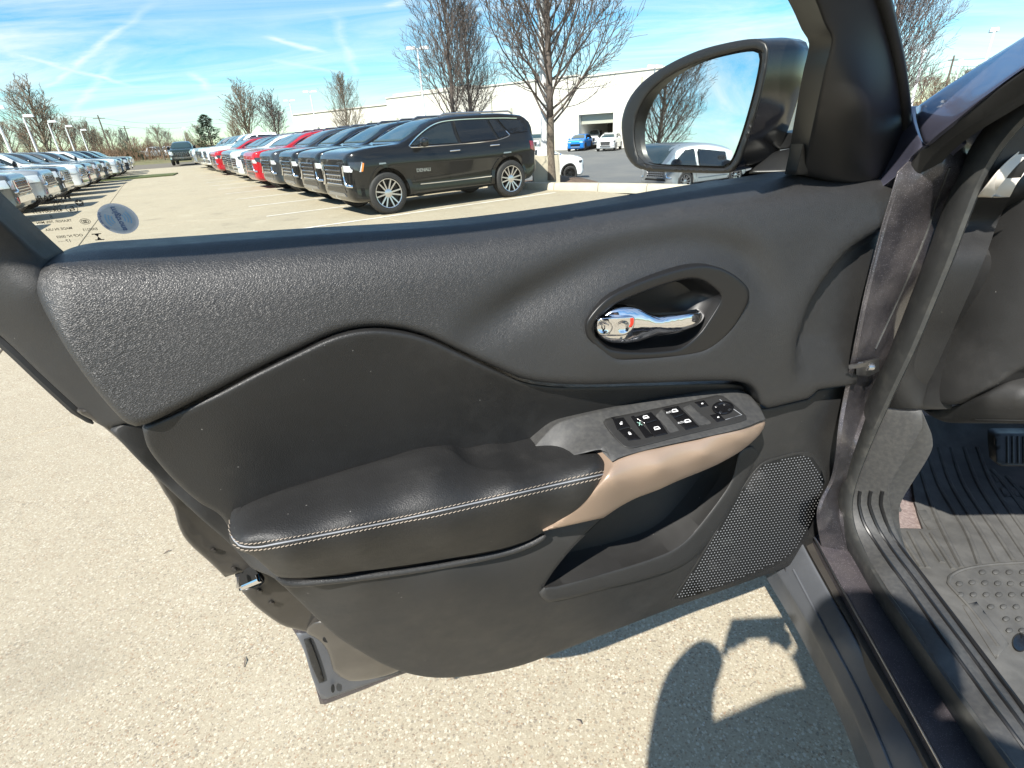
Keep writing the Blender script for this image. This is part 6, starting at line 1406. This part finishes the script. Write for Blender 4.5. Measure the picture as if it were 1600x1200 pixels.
_unused = Surf([(1272, 835, 'z', .425), (1310, 910, 'z', .425), (1360, 993, 'z', .425), (1400, 1053, 'z', .425), (1467, 1193, 'z', .425), (1322, 820, 'z', .44), (1355, 905, 'z', .44), (1405, 985, 'z', .44), (1475, 1090, 'z', .44), (1555, 1205, 'z', .44), (1520, 1240, 'z', .435)], 1e-4)
patch('painted_sill', [(1266, 800, 1), (1272, 838), (1315, 918), (1358, 993), (1400, 1068), (1440, 1140), (1470, 1195), (1503, 1260, 1), (1610, 1260, 1), (1565, 1200), (1480, 1085), (1410, 980), (1360, 905), (1330, 840), (1318, 790, 1)], sill_s, 'paint_granite', JEEP, rnd=.004, back=.06, step=14, bdir=-EZ)
lip_c = Flat('z', .408)
_unused = Surf([(1263, 860, 'z', .405), (1300, 927, 'z', .405), (1350, 1013, 'z', .405), (1407, 1100, 'z', .405), (1450, 1197, 'z', .405), (1272, 840, 'z', .418), (1360, 993, 'z', .418), (1467, 1193, 'z', .418)], 3e-4)
patch('sill_flange', [(1250, 830, 1), (1263, 860), (1300, 927), (1348, 1013), (1397, 1100), (1448, 1197), (1480, 1260, 1), (1506, 1260, 1), (1473, 1195), (1443, 1140), (1403, 1068), (1361, 993), (1318, 918), (1275, 838, 1)], lip_c, 'paint_door_shell', JEEP, rnd=.002, back=.05, step=14, bdir=-EZ)
mb = MB(); mb.tube(list(sill_s.pos(spl([(1272, 840), (1315, 919), (1358, 994), (1400, 1069), (1440, 1141), (1470, 1196), (1503, 1260)], 10, False), -.001)), .002, 7); mb.build('sill_bead', 'satin_metal', JEEP)
rock_s = Surf([(1212, 895, 'z', .315), (1237, 933, 'z', .315), (1283, 1017, 'z', .315), (1333, 1120, 'z', .315), (1363, 1197, 'z', .315), (1240, 860, 'z', .395), (1300, 940, 'z', .40), (1352, 1020, 'z', .40), (1410, 1110, 'z', .40), (1455, 1210, 'z', .40), (1245, 905, 'z', .36), (1300, 1005, 'z', .365), (1375, 1150, 'z', .365)], 2e-4)
patch('rocker_cladding', [(1196, 868, 1), (1212, 895), (1237, 935), (1260, 974), (1283, 1017), (1308, 1066), (1333, 1120), (1363, 1197), (1390, 1260, 1), (1478, 1260, 1), (1446, 1197), (1395, 1101), (1346, 1014), (1298, 929), (1261, 862), (1240, 820, 1)], rock_s, 'rocker_plastic', JEEP, rnd=.006, back=.05, step=14, bdir=-EZ)
mb = MB()
mb.tube(list(rock_s.pos(spl([(1240, 890), (1290, 985), (1345, 1090), (1400, 1220), (1415, 1262)], 10, False), -.001)), .003, 7); mb.build('cladding_rib', 'rocker_plastic', JEEP)
# weatherstrip
ws_s = Surf([(1600, 165, 'c', .125), (1540, 245, 'c', .12), (1490, 340, 'c', .115), (1440, 480, 'c', .112), (1375, 620, 'c', .112), (1325, 740, 'c', .118), (1322, 800, 'c', .118), (1340, 860, 'z', .455), (1392, 950, 'z', .46), (1455, 1040, 'z', .46), (1560, 1200, 'z', .46), (1700, 90, 'c', .13)], 2e-4)
q = [(1760, 30), (1690, 92), (1600, 165), (1552, 218), (1520, 272), (1494, 335), (1468, 405), (1442, 470), (1415, 536), (1380, 612), (1350, 680), (1328, 737), (1318, 775), (1318, 805), (1328, 842), (1362, 905), (1412, 980), (1484, 1086), (1568, 1205), (1610, 1262)]
V = []; F = []; qq = spl(q, 10, False); pos = ws_s.pos(qq); tn = np.gradient(qq, axis=0); tn /= np.linalg.norm(tn, axis=1)[:, None]; nv = np.stack([tn[:, 1], -tn[:, 0]], 1)
wd = np.interp(np.arange(len(qq)), [0, len(qq)*.3, len(qq)*.6, len(qq)*.72, len(qq)], [24, 22, 16, 12, 22])
prof = [(-1.0, .010), (-.9, -.002), (-.55, -.010), (-.1, -.013), (.35, -.011), (.75, -.003), (1.0, .010)]
for k, (a, h) in enumerate(prof): V += list(ws_s.pos(qq-nv*(a*wd)[:, None], h))
n = len(qq)
for k in range(len(prof)-1): F += [(k*n+i, k*n+i+1, (k+1)*n+i+1, (k+1)*n+i) for i in range(n-1)]
link_mesh('weatherstrip', V, F, 'rubber_seal', JEEP)
# outer A pillar panel and the piece of wing beside it
ap_s = Surf([(1431, 168, 'c', .055), (1540, 95, 'c', .115), (1600, 57, 'c', .13), (1720, -25, 'c', .15), (1447, 227, 'c', .03), (1497, 186, 'c', .036), (1545, 147, 'c', .042), (1600, 107, 'c', .05), (1720, 30, 'c', .06)], 2e-5)
patch('pillar_panel', [(1431, 168, 1), (1480, 134), (1540, 95), (1600, 57), (1720, -25, 1), (1720, 30, 1), (1600, 107), (1545, 147), (1497, 186), (1462, 214), (1447, 227), (1442, 222), (1435, 200), (1431, 182)], ap_s, 'paint_blue_grey', JEEP, rnd=.006, back=.006, step=10, bdir=BD)
patch('front_wing', [(1330, 190, 1), (1422, 166, 1), (1427, 167, 1), (1429, 190), (1436, 212), (1442, 228), (1426, 243), (1408, 270, 1), (1330, 330, 1)], Surf([(1330, 190, 'c', .06), (1425, 166, 'c', .07), (1440, 228, 'c', .035), (1412, 266, 'c', .03), (1330, 330, 'c', .0)]), 'paint_blue_grey', JEEP, rnd=.004, back=.06, step=12, bdir=BD)
# wing and bonnet ahead of the door
V = []; F = []; prof = [(.02, .34), (-.02, .55), (-.025, .80), (-.005, .93), (.03, 1.00), (.09, 1.045), (.2, 1.07), (.45, 1.10), (.75, 1.11)]
ls = np.array([.43, .6, .9, 1.2, 1.5, 1.7, 1.82, 1.88])
for l in ls:
    f = max(0, (l-1.2)/.68)
    for c, z in prof: V.append(CO+CR*(c+.16*f**2*(1 if c < .3 else .3))+CF*l+EZ*(z-(.10*f**2+.02*max(0, l-.6))*(z > .7)))
n = len(prof)
for i in range(len(ls)-1): F += [(i*n+k, i*n+k+1, (i+1)*n+k+1, (i+1)*n+k) for k in range(n-1)]
F.append(tuple((len(ls)-1)*n+k for k in range(n)))
fix_normals(link_mesh('bonnet', V, F, 'paint_granite', JEEP))
# interior trim seen beside the opening
tr_s = Surf([(1600, 215, 'c', .16), (1556, 300, 'c', .155), (1500, 400, 'c', .14), (1460, 500, 'c', .135), (1410, 620, 'c', .13), (1380, 640, 'c', .13), (1600, 260, 'c', .20), (1527, 350, 'c', .19), (1476, 512, 'c', .175), (1443, 614, 'c', .165), (1440, 640, 'c', .165)])
patch('pillar_trim', [(1690, 110, 1), (1600, 188), (1560, 240), (1535, 285), (1510, 342), (1482, 415), (1455, 480), (1435, 530), (1405, 598), (1378, 636, 1), (1410, 640), (1441, 640, 1), (1448, 612), (1480, 512), (1510, 420), (1532, 347), (1556, 308), (1600, 250), (1690, 178, 1)], tr_s, 'leather_smooth', JEEP, rnd=.003, back=.05, step=12, bdir=BD)
patch('pillar_garnish', [(1526, 308, 1), (1555, 309, 1), (1571, 280), (1600, 254), (1690, 180, 1), (1690, 150, 1), (1600, 229), (1563, 262)], tr_s, 'cream_trim', JEEP, rnd=.004, back=.02, step=10, bdir=BD, dt=-.02)
dash_s = Surf([(1443, 614, 'c', .20), (1476, 512, 'c', .20), (1505, 420, 'c', .20), (1556, 310, 'c', .205), (1600, 290, 'c', .21), (1600, 577, 'c', .23), (1470, 610, 'c', .195), (1530, 480, 'c', .20), (1600, 420, 'c', .215), (1700, 300, 'c', .24), (1700, 540, 'c', .26)])
patch('dashboard_end', [(1443, 610), (1458, 560), (1476, 507), (1492, 460), (1506, 416), (1528, 346), (1545, 318), (1562, 309), (1600, 300), (1760, 290, 1), (1760, 540, 1), (1600, 577), (1560, 601), (1520, 620), (1490, 631), (1462, 632), (1448, 625)], dash_s, 'plastic_trim', JEEP, rnd=.008, back=.5, step=12, bdir=BD)
dl_s = Surf([(1441, 640, 'c', .20), (1470, 640, 'c', .215), (1600, 582, 'c', .26), (1700, 545, 'c', .28), (1480, 661, 'c', .24), (1600, 662, 'c', .27), (1760, 665, 'c', .30), (1540, 625, 'c', .215), (1600, 615, 'c', .235)])
patch('dashboard_lower', [(1441, 640), (1470, 639), (1500, 631), (1545, 611), (1600, 580), (1760, 505, 1), (1760, 665, 1), (1600, 662), (1500, 661), (1475, 659), (1452, 648)], dl_s, 'plastic_trim', JEEP, rnd=.008, back=.6, step=12, bdir=BD)
mb = MB(); mb.tube(list(dl_s.pos(spl([(1524, 656), (1600, 657), (1700, 658)], 10, False), -.001)), .0014, 6); mb.build('dashboard_seam', 'black_hole', JEEP)
sp_s = Surf([(1377, 638, 'c', .125), (1440, 642, 'c', .165), (1350, 715, 'c', .125), (1420, 700, 'c', .168), (1330, 770, 'c', .128), (1392, 770, 'c', .175), (1345, 850, 'z', .475), (1385, 915, 'z', .475), (1430, 985, 'z', .475), (1500, 1090, 'z', .475), (1575, 1200, 'z', .475),
             (1410, 850, 'z', .47), (1450, 910, 'z', .47), (1500, 980, 'z', .47), (1560, 1060, 'z', .47), (1640, 1170, 'z', .47), (1400, 880, 'z', .485), (1480, 1000, 'z', .485), (1560, 1110, 'z', .485)], 1e-4)
patch('kick_panel', [(1376, 638, 1), (1410, 641), (1440, 641, 1), (1443, 662), (1434, 685), (1410, 725), (1397, 748), (1391, 766), (1392, 792), (1400, 826), (1420, 866), (1450, 911), (1500, 981), (1560, 1061), (1600, 1115), (1700, 1250, 1), (1610, 1262, 1), (1575, 1205), (1500, 1095), (1430, 988), (1380, 912), (1342, 850), (1328, 805), (1330, 765), (1345, 715)], sp_s, 'plastic_dusty', JEEP, rnd=.004, back=.06, step=12, bdir=BD*.5-EZ*.8)
for path in ([(1344, 767), (1342, 787), (1351, 820), (1383, 870), (1429, 934), (1484, 1012), (1599, 1168), (1660, 1250)], [(1361, 767), (1358, 787), (1374, 829), (1406, 875), (1457, 943), (1520, 1028), (1599, 1136), (1680, 1250)], [(1379, 767), (1376, 787), (1392, 833), (1415, 865), (1475, 943), (1545, 1035), (1600, 1108), (1690, 1235)]):
    mb = MB(); mb.tube(list(sp_s.pos(spl(path, 8, False), .0006)), .0038, 8); mb.build('sill_rib', 'plastic_dark', JEEP)
# check strap bolt on the hinge pillar
mb = MB(); c0 = jamb_s.pos([(1358, 573)], -.012)[0]
mb.lathe([(0, -.006), (.0075, -.006), (.0082, -.003), (.0082, .004), (.003, .0045), (.003, .001), (0, .001)], (0, 0, 0), axis=1, n=20)
vv = []
for v in mb.V: vv.append(c0-CR*v[1]+CF*v[0]+EZ*v[2])
mb2 = MB(); mb2.add(vv, mb.F); mb2.poly([jamb_s.pos([p], -.010)[0] for p in ((1338, 566), (1366, 560), (1367, 580), (1352, 588), (1338, 586))], CR*-.008); mb2.poly([jamb_s.pos([p], -.014)[0] for p in ((1326, 570), (1345, 566), (1345, 572), (1326, 576))], CR*-.012)
mb2.build('check_strap', 'satin_metal', JEEP)
# footwell
fl_s = Surf([(1400, 740, 'z', .335), (1600, 740, 'z', .335), (1500, 900, 'z', .335), (1640, 1180, 'z', .335), (1440, 600, 'l', .95), (1700, 600, 'l', .95), (1500, 660, 'z', .37), (1700, 660, 'z', .37)])
patch('footwell_carpet', [(1380, 600, 1), (1760, 560, 1), (1760, 1300, 1), (1660, 1250, 1), (1500, 985, 1), (1390, 800, 1), (1380, 700, 1)], fl_s, 'carpet', JEEP, rnd=0, back=.02, step=24, bdir=-EZ, smooth_out=False, dt=.012)
patch('foot_bracket', [(1391, 752, 1), (1402, 742, 1), (1406, 790, 1), (1409, 797, 1), (1391, 800, 1)], fl_s, 'mat_rubber', JEEP, rnd=.001, back=.006, step=8, bdir=-EZ, dt=.002)
pd = Surf([(1553, 677, 'l', .62), (1640, 676, 'l', .62), (1555, 726, 'l', .55), (1640, 728, 'l', .55)])
patch('brake_pedal', [(1553, 678), (1560, 676), (1650, 676, 1), (1650, 728, 1), (1562, 728), (1556, 722)], pd, 'rubber', JEEP, rnd=.006, back=.02, step=6, bdir=CF)
mb = MB()
for k in range(9): mb.tube(list(pd.pos([(1574+k*8.5, 682), (1574.5+k*8.5, 724)], -.001)), .0022, 6)
mb.build('pedal_ribs', 'plastic_dusty', JEEP)

MATO = empty('floor_mat', tuple(at(1500, 850, 'z', .335)), label='dusty black rubber floor mat with ribs and nubs lying in the footwell', cat='floor mat')
MATO['_world'] = 1; MATO['_org'] = tuple(at(1500, 850, 'z', .335))
patch('mat_sheet', [(1412, 700, 1), (1424, 745), (1428, 775), (1433, 800), (1442, 826, 1), (1397, 825, 1), (1420, 868), (1450, 912), (1500, 982), (1560, 1062), (1600, 1116), (1700, 1250, 1), (1760, 1250, 1), (1760, 655, 1), (1430, 650, 1)], fl_s, 'mat_rubber', MATO, rnd=.002, back=.012, step=16, bdir=-EZ, dt=-.002)
ribs = [((1446, 700), (1467, 760), (1510, 832), (1530, 884)), ((1465, 700), (1487, 760), (1535, 838), (1558, 880)), ((1485, 700), (1507, 760), (1560, 840), (1584, 877)), ((1506, 700), (1530, 760), (1582, 840), (1606, 876)), ((1527, 700), (1552, 760), (1604, 838), (1630, 874)), ((1550, 735), (1575, 765), (1627, 836)), ((1573, 745), (1598, 775), (1650, 836)), ((1596, 760), (1650, 810)), ((1428, 700), (1445, 760), (1466, 815), (1503, 888)), ((1455, 835), (1490, 890)), ((1420, 832), (1450, 888)), ((1402, 830), (1440, 888)), ((1440, 832), (1472, 880))]
for rb in ribs:
    mb = MB(); mb.tube(list(fl_s.pos(spl(rb, 8, False), -.0005)), .0062, 8); mb.build('mat_rib', 'mat_rubber', MATO)
mb = MB(); mb.tube(list(fl_s.pos(spl([(1560, 1010), (1520, 955), (1482, 912), (1484, 902), (1500, 892), (1530, 885), (1570, 881), (1620, 879), (1680, 880)], 6, False), -.003)), .0036, 6); mb.build('mat_border', 'mat_rubber', MATO)
for cx, cy in [(1519+20*k, 910+k*.6) for k in range(6)]+[(1499+20*k, 912) for k in range(1)]+[(1501+20*k, 929) for k in range(7)]+[(1548+20*k, 948) for k in range(5)]+[(1572+20*k, 967) for k in range(4)]+[(1535+21*k, 894) for k in range(6)]+[(1577+20*k, 985) for k in range(3)]:
    mb = MB()
    rg = [[fl_s.pos([(cx+r_*math.cos(a), cy+r_*.7*math.sin(a))], -.002-h)[0] for a in np.linspace(0, 2*math.pi, 11)[:-1]] for r_, h in ((6.2, 0), (4.6, .004), (2.2, .0055), (.2, .0058))]
    for k in range(3): mb.add(rg[k]+rg[k+1], [(i, (i+1) % 10, 10+(i+1) % 10, 10+i) for i in range(10)])
    mb.build('mat_nub', 'mat_rubber', MATO)
for pts in ([(1428, 770), (1438, 769), (1440, 781), (1430, 783)], [(1429, 784), (1441, 782), (1446, 796), (1434, 798)], [(1435, 799), (1447, 797), (1455, 811), (1442, 813)], [(1442, 814), (1456, 812), (1463, 826), (1451, 828)], [(1562, 762), (1572, 761), (1580, 775), (1570, 776)], [(1577, 762), (1587, 761), (1595, 775), (1585, 776)], [(1550, 740), (1560, 739), (1566, 752), (1557, 753)]):
    patch('mat_block', [p+(1,) for p in pts], fl_s, 'mat_rubber', MATO, rnd=.0015, back=.006, step=6, bdir=-EZ, dt=-.006)
patch('mat_plate', [(1503, 946, 1), (1526, 940, 1), (1577, 1006, 1), (1556, 1030, 1)], fl_s, 'mat_rubber', MATO, rnd=.002, back=.006, step=8, bdir=-EZ, dt=-.004)
mb = MB()
rg = [[fl_s.pos([(1594+r_*math.cos(a), 1004+r_*1.15*math.sin(a))], -.003-h)[0] for a in np.linspace(0, 2*math.pi, 21)[:-1]] for r_, h in ((13, 0), (11, .005), (6, .003), (.3, .002))]
for k in range(3): mb.add(rg[k]+rg[k+1], [(i, (i+1) % 20, 20+(i+1) % 20, 20+i) for i in range(20)])
mb.build('mat_plug', 'plastic_gloss', MATO)
